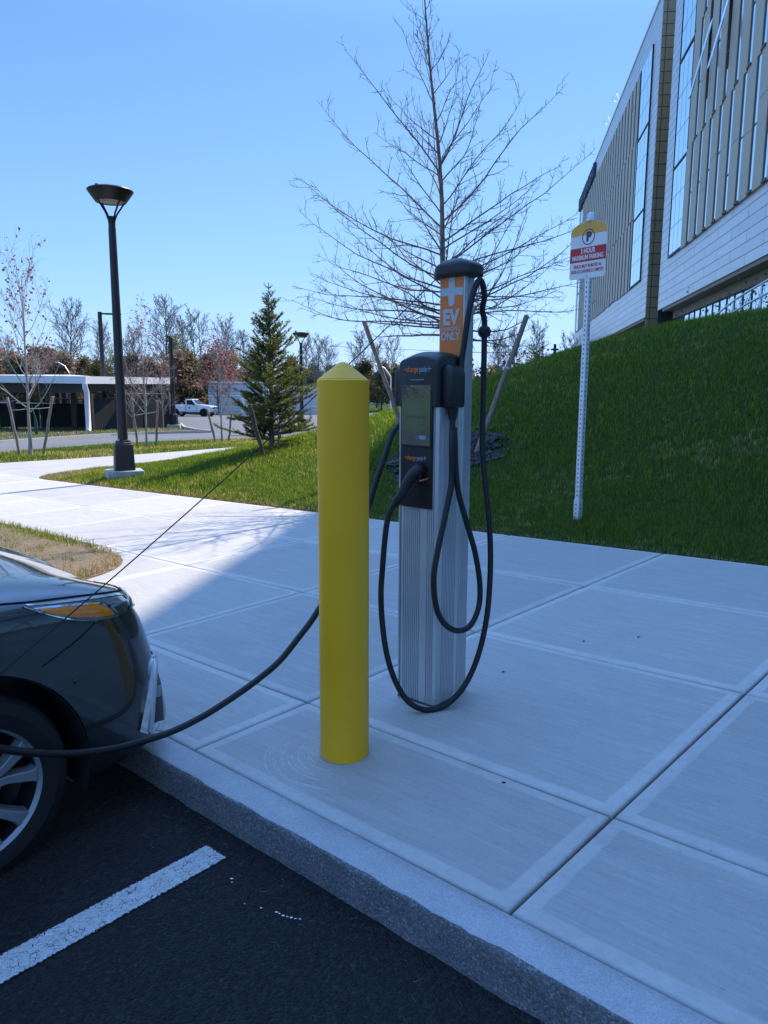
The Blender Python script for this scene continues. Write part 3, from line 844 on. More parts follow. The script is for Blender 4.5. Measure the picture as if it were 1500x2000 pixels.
# ------------------------------------------------------------------ the long laboratory building on the hill
def building():
    rz = math.atan2(DF[1], DF[0])
    B = thing('office_building', (0, 0, 0), 'long white metal building with tan panels and tall glass strips above the slope', 'building', rz)
    y0 = -UF; GLZ = y0 + .07
    zB, zW, zT, zR = 6.58, 9.40, 25.1, 27.2
    def vol(t0, t1, f0, f1, name='wall'):
        m = MB()
        m.box(t0, t1, y0 - 26, y0 - .5, zB + .3, zR - .3)
        m.box(t0, t1, y0 - .5, y0, zB, zW)                 # band below the windows
        m.box(t0, t1, y0 - .5, y0, zT, zR)                 # parapet band
        m.box(t0, f0, y0 - .5, y0, zW, zT); m.box(f1, t1, y0 - .5, y0, zW, zT)
        return m.build(name, M['white_panel'], B)
    vol(55.86, 111.2, 58.5, 108.4); vol(-16, 51.45, -14, 48.8)
    m = MB(); m.box(55.8, 111.25, y0 - .62, y0 + .07, zR, zR + .16); m.box(-16, 51.5, y0 - .62, y0 + .07, zR, zR + .16)
    m.build('roof_coping', M['galv'], B)
    m = MB(); m.box(51.45, 55.86, y0 - 9, y0 - 8, -3, zR - .4); m.build('recess_wall', M['tile'], B)
    m = MB(); m.box(55.78, 55.858, y0 - 8, y0 - .03, 5.2, zR - .1); m.build('recess_wall', M['tile'], B)
    m = MB(); m.box(51.46, 51.52, y0 - 8, y0 - .03, 5.2, zR - .1); m.build('recess_wall', M['dark_frame'], B)
    # ground floor set back under the upper floors
    for (a, b) in ((56.4, 110), (-16, 50.2)):
        m = MB(); m.box(a, b, y0 - .9, y0 - .05, 6.40, 6.575); m.box(a, b, y0 - .95, y0 - .7, 5.95, 6.40); m.build('soffit', M['soffit'], B)
        m = MB(); m.box(a, b, y0 - .9, y0 - .84, -3, 5.95); m.build('lobby_glazing', M['winglass'], B)
        m = MB(); t = a
        while t < b:
            m.box(t - .025, t + .025, y0 - .84, y0 - .80, -3, 5.95); t += 1.25
        m.box(a, b, y0 - .84, y0 - .77, 3.1, 3.18); m.build('mullions', M['dark_frame'], B)
    m = MB(); m.box(50.2, 56.4, y0 - 5, y0 - 4.8, -3, 5.2); m.build('entrance_glazing', M['dark_glass'], B)
    m = MB(); m.box(50.2, 56.4, y0 - 4.8, y0 - .3, 5.0, 5.2)
    for t in (50.3, 53.2, 56.3): m.box(t - .06, t + .06, y0 - 4.79, y0 - 4.6, -3, 5.0)
    m.build('entrance_frame', M['dark_frame'], B)
    # tall glass strips with transoms
    for (a, b) in ((58.5, 62.9), (45.45, 48.8), (105.6, 108.4)):
        for (z0, z1) in ((zW, 14.33), (14.33, 20.1), (20.1, zT)):
            m = MB(); m.box(a + .03, b - .03, GLZ - .04, GLZ, z0 + .05, z1 - .05); w = m.build('window', M['winglass'], B)
            m = MB(); m.box(a, b, GLZ - .05, GLZ + .05, z0 - .05, z0 + .05)
            for zz in (z0 + (z1 - z0) * .32, z0 + (z1 - z0) * .66): m.box(a, b, GLZ, GLZ + .006, zz - .012, zz + .012)
            k = a + (b - a) / 3
            for kk in range(2): m.box(k - .008, k + .008, GLZ + .001, GLZ + .005, z0 + .05, z1 - .05); k += (b - a) / 3
            m.build('window_frame', M['dark_frame'], w)
        m = MB(); m.box(a - .08, a, y0 - .1, GLZ + .03, zW, zT); m.box(b, b + .08, y0 - .1, GLZ + .03, zW, zT); m.build('window_jamb', M['dark_frame'], B)
    # projecting tan panels in three storeys, glass strips between them
    rr = random.Random(5)
    for (f0, f1) in ((62.98, 105.5), (-14, 45.37)):
        far = f0 > 50; pitch = 1.75
        for si, (z0, z1) in enumerate(((zW, 14.45), (14.55, 20.25), (20.35, zT))):
            off = si * .42; m = MB(); ms = MB()
            t = f1 - pitch * .0 - off
            first = True
            while t > f0 + .3:
                a = max(f0, t - 1.16); b = min(t, f1)
                if first and off > .1:
                    m.box(t + .06, f1, y0 - .18, y0 + .08, z0, z1)
                first = False
                zs = z0 + rr.uniform(.25, .75) * (z1 - z0)
                zlist = [z0 - (.10 if rr.random() < .9 else 0), zs - .012, zs + .012, z1]
                m.box(a, b, y0 - .10, y0 + .12, zlist[0], zlist[1]); m.box(a, b, y0 - .10, y0 + .12, zlist[2], zlist[3])
                ms.box(a - .035, a - .001, y0 - .10, y0 + .10, z0, z1)
                ga = max(f0, t - pitch); gb = a - .036
                if gb - ga > .1 and a > 24:
                    q = MB()
                    opn = (not far) and si == 1 and abs((ga + gb) / 2 - 42.5) < .9 or (not far) and si == 1 and abs((ga + gb) / 2 - 37.4) < .9
                    if opn:
                        q.box(ga + .02, gb - .02, GLZ - .02, GLZ, z0, z0 + 1.2)
                        zt = z0 + 4.9; zb_ = z0 + 1.3; dd = .85
                        q.add([(ga + .03, GLZ, zt), (gb - .03, GLZ, zt), (gb - .03, GLZ + dd, zb_), (ga + .03, GLZ + dd, zb_),
                               (ga + .03, GLZ - .05, zt), (gb - .03, GLZ - .05, zt), (gb - .03, GLZ + dd - .05, zb_), (ga + .03, GLZ + dd - .05, zb_)],
                              [(0, 1, 2, 3), (7, 6, 5, 4), (0, 4, 5, 1), (2, 6, 7, 3), (1, 5, 6, 2), (0, 3, 7, 4)])
                    else:
                        q.box(ga + .02, gb - .02, GLZ - .02, GLZ, z0, z1)
                    w = q.build('window', M['winglass'], B)
                    if opn: w['label'] = 'open glass strip tilted outward at the bottom'
                    if not far:
                        q = MB(); zz = z0 + rr.uniform(.3, .6) * (z1 - z0)
                        q.box(ga, gb, GLZ + .001, GLZ + .02, zz - .03, zz + .03); q.build('transom', M['dark_frame'], w)
                        q = MB(); q.box(ga, gb, GLZ + .001, GLZ + .09, z0 - .09, z0 - .001); q.build('window_sill', M['dark_frame'], w)
                t -= pitch
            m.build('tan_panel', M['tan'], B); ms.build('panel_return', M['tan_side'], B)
        q = MB(); q.box(f0, f1, GLZ - .30, GLZ - .24, zW, zT); q.build('backing_glass', M['dark_glass'], B)
        if not far:
            q = MB(); q.box(-14, 24, GLZ - .1, GLZ, zW, zT); q.build('window', M['winglass'], B)
    # dark letters on the parapet at the far end: unreadable edge-on, so plain blocks
    t = 92.5
    for k in range(10):
        m = MB(); w = rr.uniform(.9, 1.4)
        m.box(t, t + .28, y0 + .02, y0 + .30, 25.4, 26.9); m.box(t + w - .28, t + w, y0 + .02, y0 + .30, 25.4, 26.9)
        m.box(t + .28, t + w - .28, y0 + .02, y0 + .30, [26.62, 26.0, 25.4][k % 3], [26.9, 26.28, 25.68][k % 3])
        m.build('sign_block', M['sign_navy'], B); t += 1.8
    for t in (76.5, 82.5):
        m = MB(); pts = [(t, y0 - .3, zR + .1)] + [(t, y0 + .1 + .36 * math.sin(a), zR + .8 + .32 * math.cos(a)) for a in [i * PI / 8 for i in range(9)]] + [(t, y0 - .6, zR + .55)]
        m.tube(pts, .035, 6); m.build('roof_hoop', M['galv'], B, smooth=60)
    return B
building()

# handrail on the crest and the bare shrubs behind it
rz = math.atan2(DF[1], DF[0])
def FT(t, off, z=0.):
    p = DF * t + NF * off; return np.array([p[0], p[1], float(gz(p[0], p[1])) + z])
hr = thing('handrail', FT(26, 7.1), 'galvanised pipe handrail on top of the slope before the glazing', 'handrail')
b0 = np.array(hr.location)
for k, hz_ in enumerate((1.15, .80)):
    m = MB(); pts = [FT(t, 6.9, hz_) - b0 for t in np.linspace(33.0, 14, 20)]
    zc = pts[3][2]
    pts = [FT(36.3, 6.9, hz_ - .85) - b0, FT(34.2, 6.9, hz_ - .12) - b0] + pts
    m.tube(pts, .032, 8); m.build('rail', M['galv'], hr, smooth=60)
for t in np.linspace(33, 15, 8):
    m = MB(); m.tube([FT(t, 6.9, -.1) - b0, FT(t, 6.9, 1.15) - b0], .028, 8); m.build('rail_post', M['galv'], hr, smooth=60)
m = MB(); m.tube([FT(35.6, 6.9, -.1) - b0, FT(35.6, 6.9, .6) - b0], .028, 8); m.build('rail_post', M['galv'], hr, smooth=60)

# ------------------------------------------------------------------ yellow bollard
P = UV(.415, 1.14)
bo = thing('bollard', P, 'yellow plastic sleeved bollard with a conical top standing by the kerb', 'bollard')
r = .1085
m = MB(); prof = [(r - .004, 0), (r, .004), (r, .3), (r, 1.0), (r, 1.62), (r, 1.6440), (r - .001, 1.6475), (r - .004, 1.6500), (r - .008, 1.6525)]
prof += [(r * .93 + (r * .30 - r * .93) * t, 1.6535 + (1.7065 - 1.6535) * t) for t in (0, .05, .3, .6, .9, 1.)] + [(r * .22, 1.7135), (r * .13, 1.7188), (r * .05, 1.7212), (1e-6, 1.7218)]
m.lathe(prof, 72); m.build('sleeve', M['yellow'], bo, smooth=14)
m = MB(); m.lathe([(r + .004, -.004), (r + .004, .002), (r - .01, .003)], 48, caps=False); m.build('base_collar', M['concrete_pad'], bo, smooth=40)
# trowelled ring in the concrete round the bollard is part of the pavement
m = MB()
for i in range(26):
    rr_ = .13 + .0105 * i + rnd.uniform(-.004, .004); a0 = rnd.uniform(2.0, 3.6); a1 = a0 + rnd.uniform(.3, 1.5)
    pts = [(P[0] + rr_ * math.cos(a), P[1] + rr_ * math.sin(a)) for a in np.linspace(a0, a1, 22)]
    m.tube([(x, y, float(zb(x, y)) - .0012) for x, y in pts], rnd.uniform(.0018, .0028), 4)
tag(m.build('trowel_marks', simple('pale_cement', (.66, .655, .64), .9, var=.3, scale=40)), kind='structure')

# ------------------------------------------------------------------ charging station
# local frame: x = u (away from the kerb), y = v (to the left along the kerb)
PC = UV(1.05, 1.26)
CS = thing('charging_station', PC, 'aluminium electric car charging pedestal with black head and tall cable post', 'charging station', TH)
hw = .119; D0 = .185
m = MB(); dx = .0015
# ribbed aluminium pedestal, an extruded profile
def ribbed(face):
    pts = []
    return pts
prof = []
ribs = [(-.095, -.035), (.040, .095)]
def front(y): return .0
ys = [-hw + .012]
pr = [(-.0 + .012, -hw)]
y = -hw + .012
pr.append((.0, y))
while y < hw - .026:
    if not (-.062 < y < -.022):
        pr += [(0, y + .002), (.007, y + .003), (.007, y + .0075), (0, y + .0085)]
    y += .0128; pr.append((0, y))
pr += [(0, hw - .012), (.012, hw)]
y = .012; side = []
while y < D0 - .012:
    if .04 < y < .15: side += [(y + .002, hw), (y + .003, hw - .007), (y + .0070, hw - .007), (y + .008, hw)]
    y += .0125; side.append((y, hw))
poly = pr + side + [(D0, hw), (D0, -hw)] + [(a, -b) for a, b in side[::-1]]
q = []
for p in poly:
    if not q or (abs(p[0] - q[-1][0]) + abs(p[1] - q[-1][1])) > 1e-5: q.append(p)
m.prism(q, .012, 1.62); m.build('pedestal', M['alu'], CS)
m = MB(); m.box(-.004, D0 + .004, -hw - .003, hw + .003, 0, .012); m.build('base_plate', M['alu_dark'], CS)
m = MB(); m.box(.0005, .02, hw + .001, hw + .007, .015, 1.52); m.build('corner_strip', M['alu'], CS)
# cable post
pw, pd = .080, .041; pc = .252; pv = -.026
def ov(hx, hy, rr, n=6):
    pts = []
    for cx, cy, a0 in ((hx - rr, hy - rr, 0), (-hx + rr, hy - rr, PI / 2), (-hx + rr, -hy + rr, PI), (hx - rr, -hy + rr, 1.5 * PI)):
        pts += [(cx + rr * math.cos(a0 + PI / 2 * i / n), cy + rr * math.sin(a0 + PI / 2 * i / n)) for i in range(n + 1)]
    return pts
m = MB(); pts = []
sid = []
y = -pd + .02
base = ov(pd, pw, .012, 4)
m.prism([(a + pc, b + pv) for a, b in base], .0, 2.20)
for k in range(7):
    xx = pc - pd + .013 + k * .0088
    m.box(xx, xx + .0045, pv - pw - .0035, pv - pw + .002, .01, 2.19); m.box(xx, xx + .0045, pv + pw - .002, pv + pw + .0035, .01, 2.19)
m.build('cable_post', M['alu'], CS)
# orange decal on the front face of the post
xf = pc - pd - .0015
MT = Matrix(((0, 0, -1, xf), (-1, 0, 0, pv), (0, 1, 0, 0), (0, 0, 0, 1)))
def face(z, yoff=0., d=0.): 
    Q = MT.copy(); Q[0][3] = xf - d; Q[1][3] = pv + yoff; Q[2][3] = z; return Q
m = MB(); dw = .071
m.box(xf, xf + .001, pv - dw, pv + dw, 1.62, 2.158, 0)
m.box(xf - .0012, xf, pv - .0185, pv + .0185, 2.030, 2.157, 1); m.prism([(.0185 * math.cos(a), .0185 * math.sin(a)) for a in [PI + i * PI / 10 for i in range(11)]], 0, .0012, 1, face(2.031, 0))
m.box(xf - .0013, xf, pv - dw, pv + dw, 2.064, 2.101, 1)
m.text('EV', .100, face(1.957, .002, .0012), 1, .0009, .90, .045)
m.text('CHARGING', .027, face(1.902, .003, .0012), 1, .0006, .84, .01)
m.text('ONLY', .053, face(1.866, .003, .0012), 1, .0008, .82, .025)
m.build('decal', [M['orange'], M['decal_grey']], CS)
# cap on the post
m = MB()
cx, cy = pc - .005, pv - .012
for (s, z) in (): pass
rings = [(1.0, 2.160), (1.03, 2.164), (1.04, 2.178), (1.035, 2.205), (1.01, 2.212), (.93, 2.222), (.72, 2.236), (.4, 2.245), (.05, 2.247)]
ol = ov(.068, .122, .055, 8); nO = len(ol); vs = []
for (s, z) in rings: vs += [(cx + a * s, cy + b * s, z - .012 * (b / .122) ** 2 * (z > 2.13)) for a, b in ol]
fs = [tuple(range(nO - 1, -1, -1))]
for i in range(len(rings) - 1): fs += [(i * nO + j, i * nO + (j + 1) % nO, (i + 1) * nO + (j + 1) % nO, (i + 1) * nO + j) for j in range(nO)]
fs.append(tuple((len(rings) - 1) * nO + j for j in range(nO)))
m.add(vs, fs); m.build('post_cap', M['black_plastic'], CS, smooth=40)
# black head
m = MB(); ol = []
w = hw + .003
top = 1.757
ol = [(-w, 1.522), (w, 1.522), (w, top - .03)] + [(w - .012 + .012 * math.cos(a), top - .03 + .012 * math.sin(a)) for a in (.5, 1.0)] + \
     [(y_, top - .018 + .024 * (1 - (y_ / w) ** 2)) for y_ in np.linspace(w - .012, -w + .012, 13)] + [(-w + .012 - .012 * math.cos(a), top - .03 + .012 * math.sin(a)) for a in (1.0, .5)] + [(-w, top - .03)]
nO = len(ol); vs = []; fs = []
for (x, s, dz) in ((-.008, .985, 0), (-.014, .96, 0), (-.014, 0, 0)): pass
lay = [(-.013, .97), (-.008, 1.0), (.06, 1.0), (.15, 1.0), (.20, .96), (.215, .90)]
for (x, s) in lay:
    for (y_, z_) in ol:
        zz = 1.522 + (z_ - 1.522) * (s if z_ > 1.53 else 1) + (.03 * math.sin(min(1, max(0, (x + .01) / .11)) * PI * .5) - .10 * max(0, (x - .12)) if z_ > 1.72 else 0)
        vs.append((x, y_ * s, zz))
fs = [tuple(range(nO)), tuple((len(lay) - 1) * nO + j for j in range(nO - 1, -1, -1))]
for i in range(len(lay) - 1): fs += [(i * nO + j, (i + 1) * nO + j, (i + 1) * nO + (j + 1) % nO, i * nO + (j + 1) % nO) for j in range(nO)]
m.add(vs, fs); hd = m.build('head', M['black_plastic'], CS, smooth=35, bevel=.004)
def hface(x, yc, z):
    return Matrix(((0, 0, -1, x), (-1, 0, 0, yc), (0, 1, 0, z), (0, 0, 0, 1)))
def logo(z, sz, x, yc, sx=.72):
    m = MB()
    # wordmark with a plug-like stroke before the first letter and a plus for the last
    m.text('charge', sz, hface(x, yc + .0325 * sz / .034, z), 0, .0006, sx, .02)
    m.text('poin', sz, hface(x, yc - .0265 * sz / .034, z), 1, .0006, sx, .02)
    k = sz / .034
    m.box(x - .0006, x + .0006, yc + .066 * k, yc + .078 * k, z - .0012 * k, z + .0022 * k, 0)
    m.box(x - .0006, x + .0006, yc - .072 * k, yc - .051 * k, z + .0010 * k, z + .0042 * k, 1)
    m.box(x - .0006, x + .0006, yc - .0600 * k, yc - .0565 * k, z - .009 * k, z + .014 * k, 1)
    return m
m = logo(1.701, .039, -.0142, -.004); m.text('Need help? 1-888-758-4389', .0088, hface(-.0138, .004, 1.652), 2, .0004, .85)
m.build('lettering', [M['logo_orange'], M['logo_blue'], M['white_print']], hd)
# glass display with buttons, frame strips and the plug recess below
m = MB(); m.box(-.0150, .001, -.092, .104, 1.326, 1.632); m.build('display_bezel', M['black_plastic'], CS, bevel=.002)
m = MB(); m.box(-.0175, -.0145, -.084, .097, 1.336, 1.626); dp = m.build('display', M['display_glass'], CS)
dp['label'] = 'dark reflecting display window'
for k in range(5):
    m = MB(); m.lathe([(.0085, 0), (.0085, .0015), (.0065, .002), (.0001, .002)], 20, 0, hface(-.0175, .055 - k * .0235, 1.475)); m.build('button', M['alu_dark'], dp, smooth=40)
m = MB()
for k in range(4): m.tube([(-.0178, .012 - k * .006 - .006 * math.cos(a) * 1, 1.372 + (.006 + k * .003) * math.sin(a)) for a in np.linspace(-1, 1, 9)], .0009, 4)
m.box(-.0180, -.0175, -.058, -.018, 1.366, 1.384)
m.build('card_symbol', M['logo_blue'], dp)
m = MB(); m.box(-.0135, .001, -.092, .104, 1.025, 1.325); hp = m.build('plug_holster', M['black_plastic'], CS, bevel=.002)
m = logo(1.272, .032, -.0142, .004); m.build('lettering', [M['logo_orange'], M['logo_blue']], hp)
m = MB()
for k in range(11): m.box(-.0165, -.0136, -.086, .098, 1.034 + k * .011, 1.039 + k * .011)
m.build('ribs', M['black_plastic'], hp)
m = MB(); m.lathe([(.040, 0), (.042, .02), (.034, .03), (.030, .012), (.001, .010)], 28, 0, hface(-.0136, -.005, 1.185), caps=False); m.build('socket_ring', M['black_plastic'], hp, smooth=40)
# side pods with ribbed strain reliefs
for sgn in (1, -1):
    m = MB(); ol = ov(.055, .04, .022, 6); nO = len(ol); vs = []; lay = [(.80, 1.52), (.95, 1.524), (1, 1.535), (1, 1.685), (.97, 1.697), (.86, 1.712), (.6, 1.724)]
    for (s, z) in lay: vs += [(.075 + a * s, sgn * (hw + .030) + b * s, z - .35 * max(0, (sgn * b)) * (z > 1.68)) for a, b in ol]
    fs = [tuple(range(nO - 1, -1, -1)), tuple((len(lay) - 1) * nO + j for j in range(nO))]
    for i in range(len(lay) - 1): fs += [(i * nO + j, i * nO + (j + 1) % nO, (i + 1) * nO + (j + 1) % nO, (i + 1) * nO + j) for j in range(nO)]
    m.add(vs, fs); pdn = m.build('cable_pod', M['black_plastic'], CS, smooth=35)
    m = MB(); prof = []
    for i in range(8):
        r_ = .031 - .0018 * i; z = 1.524 - i * .0085; prof += [(r_, z), (r_, z - .005), (r_ - .004, z - .0052), (r_ - .004, z - .0084)]
    m.lathe(prof[::-1], 20, 0, Matrix.Translation((.075, sgn * (hw + .03), 0))); m.build('strain_relief', M['rubber'], pdn, smooth=30)
MCS = Matrix.Translation(Vector(PC)) @ Matrix.Rotation(TH, 4, 'Z')
def csw(x, y, z): return np.array(MCS @ Vector((x, y, z)))

def smoothpath(pts, n=10):
    P = [np.array(p, float) for p in pts]; P = [2 * P[0] - P[1]] + P + [2 * P[-1] - P[-2]]
    out = []
    for i in range(1, len(P) - 2):
        for k in range(n):
            t = k / n; a, b, c, d = P[i - 1], P[i], P[i + 1], P[i + 2]
            out.append(.5 * ((2 * b) + (-a + c) * t + (2 * a - 5 * b + 4 * c - d) * t * t + (-a + 3 * b - 3 * c + d) * t ** 3))
    out.append(P[-2]); return out

CR = .0145
# the unused cable: from the right pod, a loop, up to the cap, the clamp ball, a big loop and the plug
pr_ = csw(.075, -(hw + .03), 1.47)
pts = [csw(.075, -(hw + .03), 1.50), pr_]
for (x, y, v) in [(882, 870, 1.075), (882, 940, 1.07), (871, 1000, 1.06), (856, 1070, 1.05), (847, 1130, 1.045), (853, 1190, 1.04), (872, 1222, 1.035), (897, 1232, 1.03), (920, 1220, 1.03), (935, 1185, 1.035), (937, 1140, 1.04), (928, 1080, 1.05), (911, 1020, 1.055), (895, 960, 1.06), (890, 910, 1.068), (889, 870, 1.072), (887, 835, 1.08)]:
    pts.append(PV(x, y, v))
p1 = smoothpath(pts, 8)
pts2 = [csw(.118, -(hw + .045), 1.66)]
for (x, y, Y_) in [(901, 712, 3.73), (908, 660, 3.73), (915, 612, 3.735), (923, 577, 3.75), (931, 555, 3.77), (937, 547, 3.785), (943, 556, 3.79), (946, 580, 3.80), (942, 605, 3.82), (946, 625, 3.84), (946, 650, 3.84), (945, 720, 3.83), (943, 800, 3.82), (942, 880, 3.80), (948, 950, 3.78), (955, 1020, 3.76), (958, 1080, 3.75), (956, 1150, 3.73), (950, 1210, 3.71), (937, 1270, 3.69), (918, 1320, 3.67), (893, 1358, 3.63), (862, 1383, 3.59), (830, 1388, 3.565), (797, 1370, 3.565), (772, 1330, 3.575), (756, 1280, 3.59), (747, 1220, 3.61), (744, 1160, 3.62), (747, 1110, 3.625), (751, 1060, 3.63), (756, 1020, 3.635), (765, 993, 3.64), (775, 980, 3.64)]:
    pts2.append(at(x, y, Y_))
for i in range(len(pts2)):
    g_ = float(zb(pts2[i][0], pts2[i][1])) + CR + .001
    if pts2[i][2] < g_: pts2[i][2] = g_
p2 = smoothpath(pts2, 8)
ca = thing('charging_cable', p2[len(p2) // 2], 'black charging cable looped beside the pedestal with its plug holstered', 'cable', group='charging cables')
b0 = np.array(ca.location)
m = MB(); m.tube([p - b0 for p in p1], CR, 12); m.tube([p - b0 for p in p2], CR, 12); m.build('cable', M['rubber'], ca, smooth=60)
m = MB(); m.ball(at(946, 648, 3.84) - b0, .033, 12); m.build('clamp_ball', M['rubber'], ca, smooth=60)
# the plug: a gun-shaped handle
pa = at(775, 980, 3.64); pb = at(803, 930, 3.645); pc_ = at(818, 916, 3.66); ps = csw(-.012, -.005, 1.188)
m = MB(); hpts = smoothpath([pa, (pa * .6 + pb * .4), pb, pc_, (pc_ + ps) / 2, ps], 5)
rad_ = np.interp(np.linspace(0, 1, len(hpts)), [0, .08, .2, .5, .62, .75, 1.], [.019, .021, .0225, .0265, .031, .031, .028])
m.tube([p - b0 for p in hpts], list(rad_), 16); m.build('plug_handle', M['black_plastic'], ca, smooth=50)
m = MB(); rp = []
for i in range(6):
    q = pa + (pa - pb) / np.linalg.norm(pa - pb) * (.006 * i - .01); q2 = q + (pa - pb) / np.linalg.norm(pa - pb) * .0036
    m.tube([q - b0, q2 - b0], .0245 - .0012 * i, 16)
m.build('strain_relief', M['rubber'], ca, smooth=40)
m = MB(); la = at(819, 940, 3.625); lb = at(836, 935, 3.645)
m.tube([la - b0, (la + lb) / 2 - b0, lb - b0], [.003, .0042, .003], 8); lt = m.build('release_latch', M['logo_orange'], ca)

# the cable in use: left pod, behind the bollard, sagging to the car
pts = [csw(.075, hw + .03, 1.50), csw(.075, hw + .03, 1.46)]
for (x, y, v) in [(768, 845, 1.43), (752, 890, 1.43), (733, 945, 1.43), (715, 1003, 1.43), (680, 1080, 1.43), (648, 1145, 1.435), (614, 1204, 1.44), (585, 1243, 1.45), (545, 1292, 1.46), (500, 1330, 1.47), (455, 1362, 1.485), (410, 1391, 1.50), (370, 1413, 1.51), (330, 1431, 1.52), (280, 1447, 1.53), (230, 1460, 1.535), (180, 1468, 1.54), (130, 1472, 1.54), (80, 1471, 1.54), (40, 1468, 1.54), (0, 1462, 1.54), (-70, 1449, 1.54), (-140, 1432, 1.54)]:
    pts.append(PV(x, y, v))
endp = pts[-1]
for (u, v, z) in [(-1.75, 1.54, .42), (-2.4, 1.54, .48), (-3.1, 1.55, .62), (-3.35, 1.58, .78), (-3.42, 1.66, .80)]: pts.append(UV(u, v, z))
p3 = smoothpath(pts, 8)
for p in p3:
    pass
cb_ = thing('charging_cable', p3[len(p3) // 2], 'black charging cable sagging from the pedestal to the dark car', 'cable', group='charging cables')
b0 = np.array(cb_.location)
m = MB(); m.tube([p - b0 for p in p3], CR, 12); m.build('cable', M['rubber'], cb_, smooth=60)
m = MB(); m.tube([UV(-3.30, 1.585, .765) - b0, UV(-3.40, 1.63, .795) - b0, UV(-3.45, 1.69, .80) - b0], [.02, .026, .026], 12); m.build('plug_handle', M['black_plastic'], cb_, smooth=50)
# thin retractor cord from the cap to that cable
c0 = csw(pc - .02, pv + .105, 2.165)
ct = [c0 + (endp - c0) * t - np.array([0, 0, .045 * 4 * t * (1 - t)]) for t in np.linspace(0, 1, 24)]
rc = thing('retractor_cord', c0, 'thin black retractor cord stretched from the post cap down past the car', 'cord')
m = MB(); m.tube([p - c0 for p in ct], .0028, 6); m.build('cord', M['cord'], rc, smooth=60)
m = MB(); m.tube([endp - c0 + np.array([0, 0, -.015]), endp - c0 + np.array([0, 0, .03])], .022, 10); m.build('cord_clamp', M['rubber'], rc, smooth=60)

# ------------------------------------------------------------------ parking sign
PS = G(1128, 1012)
yaw = rad(47.48 - 10)
def szz(y): 
    lo = 0; hi = 5
    for _ in range(40):
        k = (lo + hi) / 2; q = np.array([PS[0], PS[1], PS[2] + k]) - CAM
        if 1000 - F * (q @ UU) / (q @ fw) > y: lo = k
        else: hi = k
    return lo
SG = thing('parking_sign', PS, 'white parking sign with red band on a perforated white post in the slope grass', 'sign', yaw)
hw2 = .030; PH = szz(431)
m = MB(); m.box(-hw2, hw2, -hw2, hw2, -.3, PH); m.build('post', M['galv'], SG, bevel=.004)
m = MB(); s2 = hw2 + .006; m.box(-s2, s2, -s2, s2, -.1, .22); m.build('post_sleeve', M['galv'], SG, bevel=.003)
m = MB(); z = .06
while z < PH - .05:
    if z < szz(546):
        off = s2 if z < .2 else hw2
        m.lathe([(.0085, -.001), (.0085, .0006), (.0001, .0006)], 14, 0, Matrix(((0, 0, -1, -off), (-1, 0, 0, 0), (0, 1, 0, z), (0, 0, 0, 1))))
        m.lathe([(.0085, -.001), (.0085, .0006), (.0001, .0006)], 14, 0, Matrix(((1, 0, 0, 0), (0, 0, -1, -off), (0, 1, 0, z), (0, 0, 0, 1))))
    z += .0508
m.build('punched_holes', M['hole'], SG)
def szz(y): 
    lo = 0; hi = 5
    for _ in range(40):
        k = (lo + hi) / 2; q = np.array([PS[0], PS[1], PS[2] + k]) - CAM
        if 1000 - F * (q @ UU) / (q @ fw) > y: lo = k
        else: hi = k
    return lo
zt, zb2 = szz(432), szz(544)
cz = (zt + zb2) / 2; sh = (zt - zb2); sw = .236
m = MB(); ol = [(-sw + .02, -sh / 2), (sw - .02, -sh / 2)]
ol = [(-sw + .02 - .02 * math.sin(a), -sh / 2 + .02 - .02 * math.cos(a)) for a in (PI / 2, PI / 4, 0)][::1] + [(sw - .02 + .02 * math.sin(a), -sh / 2 + .02 - .02 * math.cos(a)) for a in (0, PI / 4, PI / 2)]
yT = sh / 2; ySh = yT - .105
ol += [(sw, ySh - .01)] + [(sw * math.cos(a) ** .8 if math.cos(a) > 0 else 0, ySh + .0 + .10 * math.sin(a)) for a in np.linspace(.15, PI / 2, 9)] 
ol += [(-x, y) for x, y in ol[7:-1][::-1]] + [(-sw, ySh - .01)]
MF = Matrix(((0, 0, -1, -hw2 - .003), (-1, 0, 0, 0), (0, 1, 0, cz), (0, 0, 0, 1)))
MFd = lambda d: Matrix.Translation((-d, 0, 0)) @ MF
m.prism(ol, 0, .003, 0, MF)
yo = [p for p in ol if p[1] > ySh - .02]
yo = [(sw - .001, ySh - .035)] + [(x * .995, y - .002) for x, y in yo if y > ySh - .005] + [(-sw + .001, ySh - .035)]
m.prism(yo, .003, .0042, 1, MF)
hb = sh
def py(y): return cz * 0 + sh / 2 - (y - 432) / (544 - 432) * sh
rb0, rb1 = py(482.5), py(510.5)
m.add([(-sw, rb1, .0042), (sw, rb1, .0042), (sw, rb0, .0042), (-sw, rb0, .0042)], [(0, 1, 2, 3)], 2, MF)
n = 40; rC = .083; cyy = py(463)
vs = [(r_ * math.cos(2 * PI * i / n), cyy + r_ * math.sin(2 * PI * i / n), .0045) for r_ in (rC, rC - .010) for i in range(n)]
m.add(vs, [(i, (i + 1) % n, n + (i + 1) % n, n + i) for i in range(n)], 3, MF)
m.text('P', .125, MFd(.0045) @ Matrix.Translation((.004, cyy, 0)), 3, .0006, 1., .06)
m.text('3 HOUR', .074, MFd(.0048) @ Matrix.Translation((0, py(490), 0)), 0, .0005, .70, .03)
m.text('MAXIMUM PARKING', .068, MFd(.0048) @ Matrix.Translation((0, py(502.5), 0)), 0, .0005, .66, .03)
m.text('VEHICLE MUST BE MOVED AS', .050, MFd(.0045) @ Matrix.Translation((0, py(519.5), 0)), 2, .0005, .56, .015)
m.text('SOON AS CHARGING IS COMPLETE', .050, MFd(.0045) @ Matrix.Translation((0, py(529.5), 0)), 2, .0005, .535, .015)
